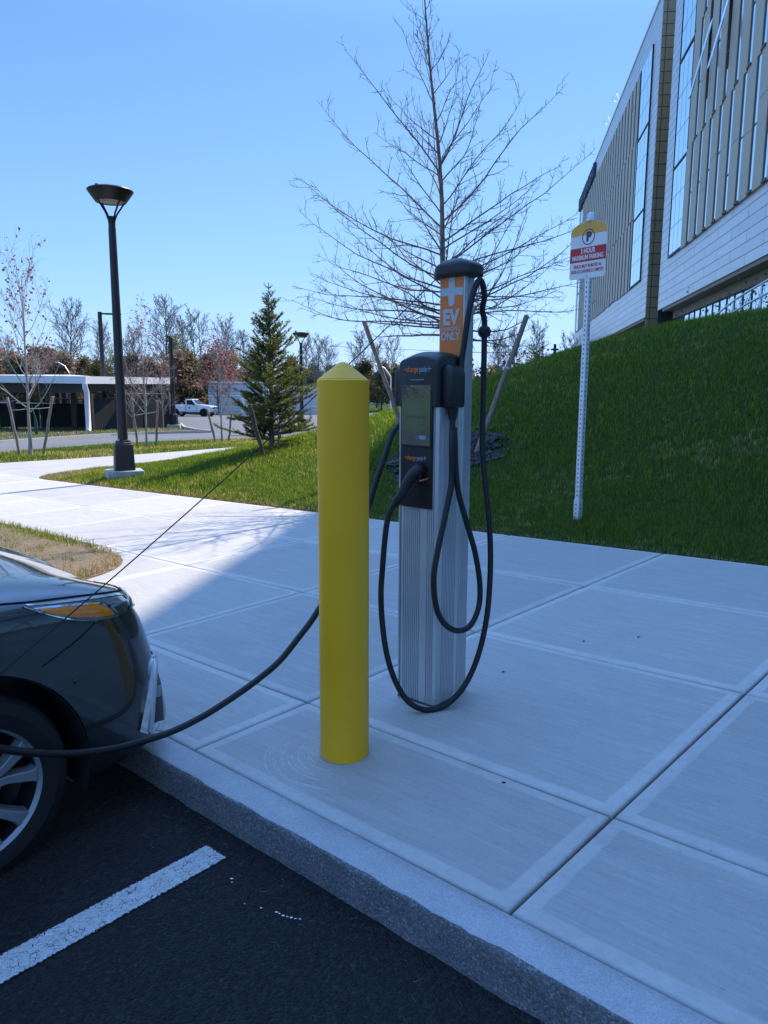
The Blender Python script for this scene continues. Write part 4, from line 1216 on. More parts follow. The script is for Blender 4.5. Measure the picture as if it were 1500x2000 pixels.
pl = m.build('sign_plate', [M['sign_white'], M['sign_yellow'], M['sign_red'], M['sign_navy']], SG)
for zz in (py(440), py(539)):
    m = MB(); m.lathe([(.009, .004), (.009, .009), (.005, .011), (.0001, .011)], 12, 0, MF @ Matrix.Translation((0, zz, 0))); m.build('bolt', M['steel'], pl, smooth=40)
zc = PH
m = MB(); m.lathe([(.062, -.0), (.064, .012), (.056, .018), (.050, .05), (.045, .075), (.03, .095), (.001, .10)], 8, 0, Matrix.Translation((0, 0, szz(431) - .01)) @ Matrix.Rotation(PI / 8, 4, 'Z')); m.build('post_cap', M['galv'], SG, smooth=30)

# ------------------------------------------------------------------ the dark car at the left
# local frame: x forward (to the kerb), y left, z up from the asphalt, origin under the front axle
PCAR = UV(-.955, 2.56, -.15)
CAR = thing('parked_car', PCAR, 'dark grey crossover car parked nose to the kerb, chrome trim and amber side lens', 'car', TH)
MCAR = Matrix.Translation(Vector(PCAR)) @ Matrix.Rotation(TH, 4, 'Z')
MCi = MCAR.inverted()

def loft(st, mirror=True):
    """st: list of (x, [(y,z)...]) half profiles from bottom centre to top centre, y >= 0"""
    m = MB(); n = len(st[0][1]); ring = 2 * n - 2; vs = []
    for x, pr in st:
        for (dx, y, z) in [(p if len(p) == 3 else (0, *p)) for p in pr]: vs.append((x + dx, -y, z))
        for (dx, y, z) in [(p if len(p) == 3 else (0, *p)) for p in pr[-2:0:-1]]: vs.append((x + dx, y, z))
    fs = []
    for i in range(len(st) - 1):
        for j in range(ring):
            j2 = (j + 1) % ring; fs.append((i * ring + j, i * ring + j2, (i + 1) * ring + j2, (i + 1) * ring + j))
    fs.append(tuple(range(ring - 1, -1, -1))); fs.append(tuple((len(st) - 1) * ring + j for j in range(ring)))
    m.add(vs, fs); return m

def sec(w, zb_, zs, zt, tuck=.0, wl=None):
    wl = wl if wl else w * .99
    return [(0, zb_), (wl * .80, zb_), (wl * .955, zb_ + .025), (wl * .99, zb_ + .09), (w * .998, .46), (w, .62), (w * .992, .78), (w * .978, zs - .075), (w * .962, zs - .025), (w * .935, zs + .004), (w * .88, zs + .026),
            (w * .70, zs + (zt - zs) * .66 + .012), (w * .42, zt - .012), (0, zt)]
st = [(-3.66, sec(.62, .42, .98, 1.06)), (-3.60, sec(.80, .34, 1.0, 1.08)), (-3.45, sec(.885, .28, 1.03, 1.10)), (-3.1, sec(.915, .24, 1.05, 1.12)), (-2.6, sec(.925, .22, 1.055, 1.12)), (-1.9, sec(.925, .20, 1.05, 1.12)), (-1.2, sec(.923, .20, 1.045, 1.12)),
      (-.75, sec(.922, .20, 1.045, 1.14)), (-.35, sec(.922, .20, 1.04, 1.135)), (-.05, sec(.921, .20, 1.035, 1.115)), (.2, sec(.920, .20, 1.028, 1.095)), (.42, sec(.916, .205, 1.018, 1.07)), (.58, sec(.905, .225, 1.006, 1.045)), (.70, sec(.878, .255, .990, 1.012)),
      (.79, sec(.825, .28, .966, .978)), (.855, sec(.74, .29, .935, .945)), (.905, sec(.60, .295, .905, .912)), (.935, sec(.42, .30, .88, .885)), (.948, sec(.22, .31, .86, .866))]
mb = loft(st)
mb.v = [(x + (.24 * (.60 - z) * max(0, min(1, (x - .35) / .4)) - .02 * max(0, z - .8) / .1 * max(0, min(1, (x - .5) / .3))), y, z) for (x, y, z) in mb.v]
bd = mb.build('body', [M['paint_car']], None, smooth=180, sub=2)
# wheel openings cut through the body sides, then the cutters are gone
bpy.context.view_layer.update()
cut = MB()
for xa in (0, -2.69):
    for sg in (1, -1):
        cut.lathe([(.447, 0), (.447, .42)], 64, 0, Matrix.Translation((xa, sg * .55 if sg > 0 else -.97, .372)) @ Matrix.Rotation(-PI / 2, 4, 'X'))
co_ = cut.build('cut', [M['liner']])
bm_ = bd.modifiers.new('bool', 'BOOLEAN'); bm_.object = co_; bm_.operation = 'DIFFERENCE'; bm_.solver = 'EXACT'
dg = bpy.context.evaluated_depsgraph_get(); dg.update()
me2 = bpy.data.meshes.new_from_object(bd.evaluated_get(dg)); bd.modifiers.clear(); bd.data = me2
me2.name = 'body'; bpy.data.objects.remove(co_)
me2.polygons.foreach_set('use_smooth', [True] * len(me2.polygons)); me2.set_sharp_from_angle(angle=rad(38))
bd.parent = CAR
bvh = BVHTree.FromPolygons([v.co.copy() for v in me2.vertices], [tuple(p.vertices) for p in me2.polygons])
oc = MCi @ Vector(CAM)
def oncar(x, y, off=.004):
    """the point of the car body seen at photo pixel (x, y), lifted off the paint by off"""
    d = (MCi.to_3x3() @ Vector(ray(x, y))).normalized()
    h = bvh.ray_cast(oc, d)
    k = 0
    while h[0] is None and k < 60:
        k += 1; x -= 1.0
        d = (MCi.to_3x3() @ Vector(ray(x, y))).normalized(); h = bvh.ray_cast(oc, d)
    if h[0] is None: h = bvh.find_nearest(oc + d * 3.0)
    nrm = h[1] if h[1].dot(d) < 0 else -h[1]
    return h[0] + nrm * off
def strip(up, lo, rows, cols, off, bulge=0.):
    """patch between an upper and a lower pixel outline, laid on the body as a thin solid"""
    def samp(pl, t):
        L_ = [0]; 
        for a, b in zip(pl[:-1], pl[1:]): L_.append(L_[-1] + math.hypot(b[0] - a[0], b[1] - a[1]))
        q = t * L_[-1]
        return np.interp(q, L_, [p[0] for p in pl]), np.interp(q, L_, [p[1] for p in pl])
    m = MB(); vs = []
    for i in range(cols + 1):
        a = samp(up, i / cols); b = samp(lo, i / cols)
        for j in range(rows + 1):
            t = j / rows; vs.append(tuple(oncar(a[0] + (b[0] - a[0]) * t, a[1] + (b[1] - a[1]) * t, off + bulge * math.sin(PI * t) )))
    k = (cols + 1) * (rows + 1)
    back = []
    for i in range(cols + 1):
        a = samp(up, i / cols); b = samp(lo, i / cols)
        for j in range(rows + 1):
            t = j / rows; back.append(tuple(oncar(a[0] + (b[0] - a[0]) * t, a[1] + (b[1] - a[1]) * t, -.004)))
    R1 = rows + 1
    fs = [(i * R1 + j, (i + 1) * R1 + j, (i + 1) * R1 + j + 1, i * R1 + j + 1) for i in range(cols) for j in range(rows)]
    bnd = [i * R1 for i in range(cols + 1)] + [cols * R1 + j for j in range(1, R1)] + [i * R1 + rows for i in range(cols - 1, -1, -1)] + [j for j in range(rows - 1, 0, -1)]
    m.add(vs + back, fs + [(a, b, b + k, a + k) for a, b in zip(bnd, bnd[1:] + bnd[:1])]); return m
def line(pl, n, r, off=.0005):
    L_ = [0]
    for a, b in zip(pl[:-1], pl[1:]): L_.append(L_[-1] + math.hypot(b[0] - a[0], b[1] - a[1]))
    pts = []
    for i in range(n + 1):
        q = i / n * L_[-1]; pts.append(oncar(np.interp(q, L_, [p[0] for p in pl]), np.interp(q, L_, [p[1] for p in pl]), off))
    m = MB(); m.tube(pts, r, 6); return m
# headlamp, amber side lens, chrome edges and the slats at its front
hl = strip([(43, 1185), (100, 1177), (160, 1169), (215, 1162), (247, 1157)], [(43, 1187), (90, 1200), (140, 1210), (185, 1212), (225, 1206), (247, 1195)], 6, 24, .004, .004).build('headlamp', M['headlamp'], CAR, smooth=60)
strip([(76, 1192), (110, 1188), (160, 1184), (195, 1183), (207, 1188)], [(80, 1196), (110, 1203), (150, 1206), (195, 1205), (221, 1200)], 4, 18, .010, .003).build('side_lens', M['amber'], hl, smooth=60)
strip([(48, 1184), (100, 1178), (160, 1170), (215, 1163), (246, 1158)], [(58, 1186), (100, 1181.5), (160, 1174), (215, 1167), (246, 1162)], 2, 20, .010).build('chrome_edge', M['chrome'], hl, smooth=60)
strip([(60, 1190), (110, 1184), (160, 1179), (200, 1178), (222, 1188), (234, 1197)], [(70, 1193), (110, 1188), (160, 1183), (197, 1182), (216, 1191), (230, 1200)], 2, 20, .011).build('chrome_edge', M['chrome'], hl, smooth=60)
strip([(46, 1187), (100, 1202), (150, 1210.5), (187, 1211)], [(46, 1188), (100, 1204), (150, 1213), (187, 1214)], 1, 20, .008).build('chrome_edge', M['chrome'], hl, smooth=60)
for k in range(4):
    x = 245 + k * 6.0
    strip([(x, 1158 - k * 2.6), (x + 3.0, 1157 - k * 2.6)], [(x + 4, 1191 - k * 3.4), (x + 7.0, 1189 - k * 3.4)], 4, 2, .009, .003).build('slat', M['chrome'], hl, smooth=60)
# bumper corner: tall chrome blade, lower chrome foot, grey insert, fog lamp
strip([(297, 1277), (301, 1279)], [(271, 1428), (287, 1433)], 10, 3, .008, .004).build('chrome_blade', M['chrome'], CAR, smooth=60)
strip([(303, 1272), (311, 1290)], [(294, 1425), (319, 1410)], 10, 3, .003).build('front_grille', M['black_plastic'], CAR, smooth=60)
strip([(300, 1280), (303, 1282)], [(287, 1428), (294, 1430)], 10, 2, .016).build('chrome_blade', M['alu'], CAR, smooth=60)
strip([(296, 1412), (306, 1408), (318, 1405)], [(290, 1432), (305, 1429), (320, 1424)], 3, 5, .010, .004).build('chrome_foot', M['chrome'], CAR, smooth=60)
strip([(300, 1340), (309, 1338)], [(298, 1362), (309, 1360)], 3, 3, .012, .003).build('fog_lamp', M['headlamp'], CAR, smooth=60)
# panel gaps and sill line
mseam = M['liner']
line([(-90, 1190), (0, 1181), (60, 1176), (140, 1166), (215, 1157), (252, 1151), (263, 1145)], 60, .0045).build('bonnet_gap', mseam, CAR, smooth=60)
line([(187, 1213), (180, 1222), (150, 1251), (115, 1278), (82, 1302)], 40, .003).build('bumper_gap', mseam, CAR, smooth=60)
line([(236, 1136), (239, 1146), (236, 1152), (231, 1156)], 14, .003).build('bonnet_gap', mseam, CAR, smooth=60)
line([(0, 1182), (-30, 1210), (-60, 1290)], 20, .003).build('door_gap', mseam, CAR, smooth=60)
q = oncar(148, 1331, .0); m = MB(); m.lathe([(.011, 0), (.011, .0015), (.0095, .0025), (.0001, .0025)], 20, 0, Matrix.Translation(q) @ Matrix.Rotation(PI / 2, 4, 'X')); m.build('parking_sensor', M['paint_car'], CAR, smooth=40)
# black wheel arch cladding and liner
for xa in (0, -2.69):
    for sg in (1, -1):
        m = MB(); vs = []; fs = []; k = 40
        for i in range(k + 1):
            a = -.32 + (PI + .64) * i / k
            for (r_, y_) in ((.445, .93), (.445, .5), (.438, .5), (.438, .918)): vs.append((xa + r_ * math.cos(a), sg * (y_ if y_ < .9 else .905), .372 + r_ * math.sin(a)))
        for i in range(k):
            for j in range(4): fs.append((i * 4 + j, i * 4 + (j + 1) % 4, (i + 1) * 4 + (j + 1) % 4, (i + 1) * 4 + j))
        m.add(vs, fs); m.build('arch_liner', M['liner'], CAR, smooth=40)
m = MB(); m.box(-3.2, .5, -.5, .5, .22, .8); m.build('underbody', M['liner'], CAR)
# wheels
def wheel(xa, sg):
    Mw = Matrix.Translation((xa, sg * .80, .368)) @ Matrix.Rotation(-sg * PI / 2, 4, 'X')
    Rt, Rr = .368, .253
    m = MB(); m.lathe([(Rr - .004, -.10), (Rr + .03, -.112), (Rt - .05, -.112), (Rt - .018, -.10), (Rt - .004, -.075), (Rt, -.04), (Rt, .04), (Rt - .004, .075), (Rt - .018, .10), (Rt - .05, .112), (Rt - .055, .1135), (Rr + .06, .114), (Rr + .055, .1125), (Rr + .022, .112), (Rr + .004, .104), (Rr - .004, .09)], 96, 0, Mw, caps=False)
    w = m.build('wheel', M['tyre'], CAR, smooth=35)
    m = MB(); m.lathe([(Rr - .010, .088), (Rr + .004, .104), (Rr + .007, .100), (Rr - .003, .082)], 64, 0, Mw, caps=False); m.build('rim_lip', M['rim'], w, smooth=40)
    m = MB(); m.lathe([(Rr - .002, -.09), (Rr - .02, .02), (Rr - .011, .087), (Rr, .08), (Rr, -.088)], 64, 0, Mw, caps=False); m.build('rim', M['rim_dark'], w, smooth=40)
    m = MB(); m.lathe([(.001, -.05), (.20, -.05), (.235, -.02), (Rr - .019, .01)], 48, 0, Mw, caps=False); m.build('rim_dish', M['rim_dark'], w, smooth=40)
    m = MB(); m.lathe([(.13, -.045), (.165, -.04), (.165, -.032), (.13, -.03)], 48, 0, Mw, caps=False); m.build('brake_disc', M['steel'], w, smooth=40)
    for k in range(5):
        for d in (-1, 1):
            a = 2 * PI * k / 5 + .26 + d * .17
            c, s = math.cos(a), math.sin(a); c2, s2_ = math.cos(a + d * .10), math.sin(a + d * .10)
            m = MB(); n1 = (-s, c)
            vs = []
            for (r_, wd, z0, z1, cc, ss) in ((.05, .021, .030, .075, math.cos(a - d * .05), math.sin(a - d * .05)), (.14, .021, .035, .088, c, s), (Rr - .030, .028, .045, .094, c2, s2_), (Rr - .010, .040, .05, .094, c2, s2_)):
                for (o_, z) in ((-wd, z0), (wd, z0), (wd * .75, z1), (-wd * .75, z1)): vs.append((cc * r_ - ss * o_, ss * r_ + cc * o_, z))
            fs = [(3, 2, 1, 0), (12, 13, 14, 15)]
            for i in range(3): fs += [(i * 4 + j, i * 4 + (j + 1) % 4, (i + 1) * 4 + (j + 1) % 4, (i + 1) * 4 + j) for j in range(4)]
            m.add(vs, fs, 0, Mw); m.build('spoke', M['rim'], w, bevel=.003)
    m = MB(); m.lathe([(.062, .03), (.060, .07), (.045, .082), (.03, .084), (.001, .084)], 32, 0, Mw); m.build('hub_cap', M['rim_dark'], w, smooth=40)
for xa in (0, -2.69):
    for sg in (-1, 1): wheel(xa, sg)
# cabin: glass house, roof, pillars, mirrors, doors
cab = [(-.48, [(0, 1.06), (.70, 1.06), (.80, 1.07), (.80, 1.10), (.76, 1.12), (.5, 1.13), (0, 1.14)]), (-.95, [(0, 1.05), (.8, 1.05), (.875, 1.06), (.85, 1.12), (.74, 1.33), (.5, 1.40), (0, 1.42)]), (-1.45, [(0, 1.05), (.8, 1.05), (.88, 1.06), (.84, 1.2), (.69, 1.55), (.5, 1.63), (0, 1.655)]),
       (-2.1, [(0, 1.05), (.8, 1.05), (.88, 1.06), (.84, 1.2), (.68, 1.60), (.5, 1.67), (0, 1.695)]), (-2.9, [(0, 1.05), (.8, 1.05), (.88, 1.06), (.83, 1.2), (.66, 1.56), (.48, 1.63), (0, 1.655)]), (-3.35, [(0, 1.05), (.75, 1.05), (.84, 1.06), (.79, 1.2), (.60, 1.46), (.42, 1.53), (0, 1.55)]), (-3.62, [(0, 1.05), (.68, 1.05), (.74, 1.06), (.70, 1.15), (.6, 1.24), (.4, 1.26), (0, 1.27)])]
gh = loft(cab).build('cabin_glass', M['carglass'], CAR, smooth=180, sub=2)
m = MB(); vs = []; fs = []
rp = [(-1.30, 1.600, .60), (-1.6, 1.675, .62), (-2.1, 1.712, .625), (-2.7, 1.69, .61), (-3.15, 1.63, .57), (-3.45, 1.50, .52)]
for (x, z, w_) in rp:
    for t in (-1, -.75, -.4, 0, .4, .75, 1): vs.append((x, t * w_, z - .055 * t * t))
for i in range(len(rp) - 1): fs += [(i * 7 + j, i * 7 + j + 1, (i + 1) * 7 + j + 1, (i + 1) * 7 + j) for j in range(6)]
m.add(vs, fs); m.build('roof', M['paint_car'], CAR, smooth=180)
for sg in (-1, 1):
    m = MB(); m.tube([(-.55, sg * .80, 1.11), (-1.0, sg * .765, 1.36), (-1.4, sg * .69, 1.58)], .032, 8); m.build('pillar', M['paint_car'], CAR, smooth=60)
    m = MB(); m.ball((-.86, sg * 1.02, 1.13), .12, 10, 0, (.55, .9, .62)); mr = m.build('door_mirror', M['paint_car'], CAR, smooth=60)
    m = MB(); m.tube([(-.9, sg * .88, 1.08), (-.88, sg * .98, 1.10)], .025, 8); m.build('mirror_arm', M['black_plastic'], mr, smooth=60)
    for xx in (-1.25, -2.2):
        m = MB(); m.tube([(xx, sg * .935, .93), (xx - .05, sg * .955, .935), (xx - .17, sg * .955, .935), (xx - .22, sg * .935, .93)], .012, 8); m.build('door_handle', M['paint_car'], CAR, smooth=60)
    m = MB(); m.box(-3.62, -3.3, sg * .80 - .03, sg * .80 + .03, .92, 1.03); m.build('tail_lamp', simple('red_lens', (.3, .01, .01), .15), CAR, bevel=.02)

# ------------------------------------------------------------------ street lamps
def street_lamp(name, P, hgt, k, label, grp=None, boxy=True):
    L_ = thing(name, P, label, 'street lamp', rad(25), group=grp)
    m = MB(); m.box(-.42 * k, .42 * k, -.36 * k, .36 * k, -.25, .13); m.build('footing', M['concrete_pad'], L_, bevel=.015)
    m = MB(); a, b = .235 * k, .205 * k
    vs = [(sx * a, sy * a, .13) for sx, sy in ((-1, -1), (1, -1), (1, 1), (-1, 1))] + [(sx * b, sy * b, .68) for sx, sy in ((-1, -1), (1, -1), (1, 1), (-1, 1))]
    m.add(vs, [(3, 2, 1, 0), (4, 5, 6, 7), (0, 1, 5, 4), (1, 2, 6, 5), (2, 3, 7, 6), (3, 0, 4, 7)]); m.build('base_cover', M['lamp_black'], L_, bevel=.015)
    m = MB(); m.lathe([(.185 * k, .68), (.185 * k, .71), (.175 * k, .72), (.175 * k, .75), (.12 * k, .765)], 8, 0); m.build('base_flange', M['lamp_black'], L_)
    for i in range(4):
        a_ = PI / 4 + i * PI / 2
        m = MB(); m.lathe([(.02, .72), (.02, .775), (.012, .785), (.0001, .785)], 6, 0, Matrix.Translation((.15 * k * math.cos(a_), .15 * k * math.sin(a_), 0))); m.build('anchor_nut', M['steel'], L_)
    hz_ = hgt - 1.02 * k
    m = MB(); m.lathe([(.118 * k, .70), (.085 * k, hz_)], 20); m.build('pole', M['lamp_black'], L_, smooth=40)
    m = MB(); m.lathe([(.078 * k, hz_ - .02), (.08 * k, hz_ + .1 * k), (.088 * k, hz_ + .16 * k), (.115 * k, hz_ + .24 * k), (.105 * k, hz_ + .245 * k), (.02, hz_ + .24 * k)], 24); m.build('pole_top', M['lamp_black'], L_, smooth=40)
    for i in range(4):
        a_ = .5 + i * PI / 2; c, s = math.cos(a_), math.sin(a_)
        m = MB(); m.tube([(c * .10 * k, s * .10 * k, hz_ + .22 * k), (c * .15 * k, s * .15 * k, hz_ + .32 * k), (c * .36 * k, s * .36 * k, hz_ + .60 * k)], .021 * k, 8); m.build('strut', M['lamp_black'], L_, smooth=60)
    m = MB(); z = hz_ + .56 * k
    m.lathe([(.30 * k, z + .02 * k), (.325 * k, z), (.34 * k, z), (.50 * k, z + .22 * k), (.515 * k, z + .25 * k), (.505 * k, z + .265 * k), (.40 * k, z + .30 * k), (.0001, z + .32 * k)], 48); hd_ = m.build('lamp_shade', M['lamp_black'], L_, smooth=35)
    m = MB(); m.lathe([(.0001, z + .012 * k), (.295 * k, z + .012 * k), (.295 * k, z + .025 * k), (.0001, z + .03 * k)], 40); m.build('diffuser', M['lamp_lens'], hd_, smooth=40)
    m = MB(); m.box(-.22 * k, .22 * k, -.02 * k, .02 * k, z + .002, z + .011 * k); m.build('lamp_tube', M['white_roof'], hd_)
    m = MB(); m.lathe([(.05 * k, z + .28 * k), (.05 * k, z + .40 * k), (.044 * k, z + .41 * k), (.0001, z + .41 * k)], 16, 0, Matrix.Translation((-.27 * k, .14 * k, 0))); m.build('photocell', M['lamp_black'], hd_, smooth=40)
    return L_
PL = at(243, 914, 15.85); PL[2] = float(gz(PL[0], PL[1])) + .02
def zat(P, y):
    lo, hi = -4, 40
    for _ in range(50):
        m_ = (lo + hi) / 2; q = np.array([P[0], P[1], m_]) - CAM
        if 1000 - F * (q @ UU) / (q @ fw) > y: lo = m_
        else: hi = m_
    return lo
street_lamp('street_lamp', PL, zat(PL, 354) - PL[2], .87, 'tall black street lamp with bowl shade and square base on the near lawn', 'bowl shaded street lamps')
P = at(590, 850, 41.0); P[2] = float(gz(P[0], P[1]))
street_lamp('street_lamp', P, zat(P, 644) - P[2], .87, 'smaller looking black bowl street lamp behind the spruce', 'bowl shaded street lamps')
# area lights by the yard and the lot
def area_light(P, top, label, arm, cat='street light'):
    L_ = thing('area_light', P, label, cat, rad(8), group='area lights on straight poles')
    h = zat(P, top) - P[2]
    m = MB(); m.box(-.42, .42, -.36, .36, -.2, .22); m.build('footing', M['concrete_pad'], L_, bevel=.02)
    m = MB(); m.lathe([(.30, .22), (.26, .85), (.20, .95)], 8); m.build('base_cover', M['lamp_black'], L_)
    m = MB(); m.lathe([(.15, .9), (.13, h)], 12); m.build('pole', M['lamp_black'], L_, smooth=40)
    m = MB()
    m.box(-.05, .3, -.04, .04, h - .16, h - .06) if arm > 0 else m.box(-.04, .04, -.3, .05, h - .16, h - .06); m.build('bracket', M['lamp_black'], L_)
    m = MB()
    if arm > 0: m.box(.3, .3 + arm, -.16, .16, h - .17, h - .07)
    else: m.box(-.16, .16, -.3 + arm, -.3, h - .17, h - .07)
    m.build('luminaire', M['lamp_black'], L_, bevel=.02)
P = G(207, 836); area_light(P, 609, 'black pole light with a flat arm in front of the fenced yard', 1.0)
P = G(340, 836); area_light(P, 656, 'black pole light at the yard corner beside the white pickup', -.9)
# cobra-head light far beyond the canopy and utility poles
def far_pole(x, yb, yt, Y, label, arm=None, name='utility_pole', r=.14, mat='dark_wood', cross=0):
    P = at(x, yb, Y); zt = at(x, yt, Y)[2]; gzv = float(gz(P[0], P[1])); P[2] = gzv
    o = thing(name, P, label, 'pole' if name == 'utility_pole' else 'street light')
    m = MB(); m.lathe([(r, -.5), (r * .7, zt - gzv)], 8); m.build('pole', M[mat], o, smooth=60)
    if cross:
        m = MB(); m.box(-cross, cross, -.06, .06, zt - gzv - .5, zt - gzv - .35); m.build('cross_arm', M[mat], o)
    if arm:
        m = MB(); m.tube([(0, 0, zt - gzv - .1), (arm * .4, 0, zt - gzv + .75), (arm, 0, zt - gzv + 1.15)], .07, 6); m.build('arm', M[mat], o, smooth=60)
        m = MB(); m.box(min(arm, arm * 1.25), max(arm, arm * 1.25), -.14, .14, zt - gzv + 1.1, zt - gzv + 1.28); m.build('luminaire', M[mat], o, bevel=.03)
far_pole(142, 830, 728, 88, 'pale curved-arm street light rising behind the white canopy', -1.2, 'street_light', .11, 'galv')
far_pole(622, 770, 706, 120, 'dark utility pole seen above the yellow bollard', None)
far_pole(940, 745, 709, 60, 'short dark post standing on the slope right of the pedestal post', None, 'utility_pole', .10, 'dark_wood', .18)
far_pole(1083, 700, 672, 62, 'short dark post on the crest near the building corner', None, 'utility_pole', .16, 'dark_wood', .3)
far_pole(763, 806, 734, 75, 'pale curved-arm street light behind the left tree stake', -1.6, 'street_light', .10, 'galv')
pw0 = at(900, 688, 75); pw1 = at(1010, 689, 75)
m = MB(); m.tube([at(640, 676, 120), at(800, 683, 115), pw0, pw1, at(1130, 694, 90)], .025, 4)
tag(m.build('power_line', M['cord']), 'thin overhead wire crossing the sky behind the pedestal post', 'wire')

# ------------------------------------------------------------------ fenced yard, canopy, block building, pickup
def wpt(x, y, dz=0.): 
    P = G(x, y, dz, zb); return P
CPa, CPb, CPc = wpt(170, 842), wpt(-120, 838), wpt(331, 833)
cz0 = zat(CPa, 735)
CN = thing('canopy', CPa, 'long white flat roofed canopy on posts over the fenced yard', 'canopy')
b0 = CPa
def v2(P): return np.array([P[0] - b0[0], P[1] - b0[1]])
A0 = v2(CPb); B0 = np.zeros(2); C0 = v2(CPc)
zt_ = cz0 - b0[2]
dep = 6.
nA = np.array([-(B0 - A0)[1], (B0 - A0)[0]]); nA = nA / np.linalg.norm(nA); nC = np.array([-(C0 - B0)[1], (C0 - B0)[0]]); nC /= np.linalg.norm(nC)
if nA[1] < 0: nA = -nA
if nC[1] < 0: nC = -nC
zc2 = zat(CPc, 741) - b0[2]
def slab3(p, zt0, zt1, th, ov_):
    m = MB(); return m
m = MB()
# roof plate over both wings: outline A-B-C and the back
ao, bo_, co2 = A0 - nA * .5, B0 - (nA + nC) * .35, C0 - nC * .5
poly = [(*ao, zt_ + .1), (*bo_, zt_), (*co2, zt_ + .05), (*(C0 + nC * dep), zt_ + .15), (*(B0 + (nA + nC) * dep * .5), zt_ + .15), (*(A0 + nA * dep), zt_ + .2)]
k = len(poly); th_ = .42
m.add([p for p in poly] + [(p[0], p[1], p[2] - th_) for p in poly], [tuple(range(k)), tuple(range(2 * k - 1, k - 1, -1))] + [(i, k + i, k + (i + 1) % k, (i + 1) % k) for i in range(k)])
m.build('roof', M['white_roof'], CN)
def beam(p, q, z0, z1, w, mat, nm):
    d = q - p; n = np.array([-d[1], d[0]]) / np.linalg.norm(d) * w
    m = MB(); vs = []
    for zz in (z0, z1): vs += [(*(p - n), zz), (*(q - n), zz), (*(q + n), zz), (*(p + n), zz)]
    m.add(vs, [(3, 2, 1, 0), (4, 5, 6, 7), (0, 1, 5, 4), (1, 2, 6, 5), (2, 3, 7, 6), (3, 0, 4, 7)]); return m.build(nm, mat, CN)
beam(A0 + nA * .2, B0 + nA * .2, zt_ - .95, zt_ - th_ - .003, .12, M['dark_frame'], 'beam'); beam(B0 + nC * .2, C0 + nC * .2, zt_ - .85, zt_ - th_ - .003, .12, M['dark_frame'], 'beam')
def post(p, w, z1, mat, nm='post', z0=-1.): 
    m = MB(); m.box(p[0] - w, p[0] + w, p[1] - w, p[1] + w, z0, z1); return m.build(nm, M[mat], CN)
post(B0 + (nA + nC) * .25 + np.array([.35, 0]), .14, zt_ - .96, 'dark_frame'); post(C0 + nC * .3 - np.array([.35, 0]), .28, zt_ - .86, 'dark_frame')
post(A0 * .5 + nA * .3, .14, zt_ - .96, 'dark_frame'); post(A0 + nA * .3, .14, zt_ - .96, 'dark_frame'); post(B0 + (nA + nC) * dep * .45, .14, zt_ - .3, 'dark_frame'); post(C0 * .5 + nC * dep * .9, .14, zt_ - .3, 'dark_frame'); post(A0 * .5 + nA * dep * .9, .14, zt_ - .3, 'dark_frame')
m = MB(); bb = B0 - (nA + nC) * .1
m.tube([(bb[0] + .12, bb[1] - .3, zt_ - .43), (bb[0] + .12, bb[1] - .3, zt_ - .62), (bb[0] + .12, bb[1] - .1, zt_ - .9), (bb[0] + .12, bb[1] - .1, .10), (bb[0] + .14, bb[1] - .35, .0)], .16, 8); m.build('downspout', M['white_roof'], CN, smooth=60)
# chain link fence with black screen
def fence(p, q, h, label, openf=None):
    d = q[:2] - p[:2]; L_ = np.linalg.norm(d); n = int(L_ / 3) + 1
    Fn = thing('screened_fence', p, label, 'fence', group='black screened fences')
    for i in range(n + 1):
        t = i / n; x, y = d * t; gg = float(gz(p[0] + x, p[1] + y)) - p[2]
        m = MB(); m.lathe([(.045, -.2), (.045, h + .35), (.001, h + .38)], 8, 0, Matrix.Translation((x, y, gg))); m.build('fence_post', M['lamp_black'], Fn, smooth=60)
    m = MB(); pts = [(*(d * t), float(gz(p[0] + d[0] * t, p[1] + d[1] * t)) - p[2]) for t in np.linspace(0, 1, n + 1)]
    nn_ = np.array([-d[1], d[0]]) / L_ * .012
    vs = []
    for (x, y, z) in pts: vs += [(x - nn_[0], y - nn_[1], z + .05), (x - nn_[0], y - nn_[1], z + h), (x + nn_[0], y + nn_[1], z + h), (x + nn_[0], y + nn_[1], z + .05)]
    fs = []
    for i in range(n): fs += [(i * 4 + j, i * 4 + (j + 1) % 4, i * 4 + 4 + (j + 1) % 4, i * 4 + 4 + j) for j in range(4)]
    m.add(vs, fs + [(0, 1, 2, 3), (4 * n + 3, 4 * n + 2, 4 * n + 1, 4 * n)]); m.build('screen', M['mesh'], Fn)
    m = MB(); m.tube([(x, y, z + h + .3) for x, y, z in pts], .03, 6); m.build('top_rail', M['lamp_black'], Fn, smooth=60)
    return Fn
fence(wpt(-130, 836), wpt(-2, 835.5) , 1.75, 'black screened fence at the far left edge of the yard')
fence(wpt(2, 835.5), wpt(168, 836.5), 1.55, 'black screened fence under the left half of the canopy')
fence(wpt(176, 841), wpt(330, 835), 1.9, 'black screened fence right of the white downspout')
fence(wpt(332, 835), wpt(336, 818), 2.0, 'black screened fence running back from the yard corner')
# dark stored bulk inside the yard
P = at(20, 812, 58); P[2] = float(gz(P[0], P[1]))
D = thing('covered_stack', P, 'long dark tarpaulin covered stack inside the fenced yard', 'stack')
m = MB(); m.prism([(-4, -.5), (4, -.5), (4, 1.0), (3.2, 1.5), (-3, 1.65), (-4, 1.1)], -1.2, 1.2, 0, Matrix.Rotation(PI / 2, 4, 'X')); m.build('tarpaulin', M['mesh'], D, bevel=.08)
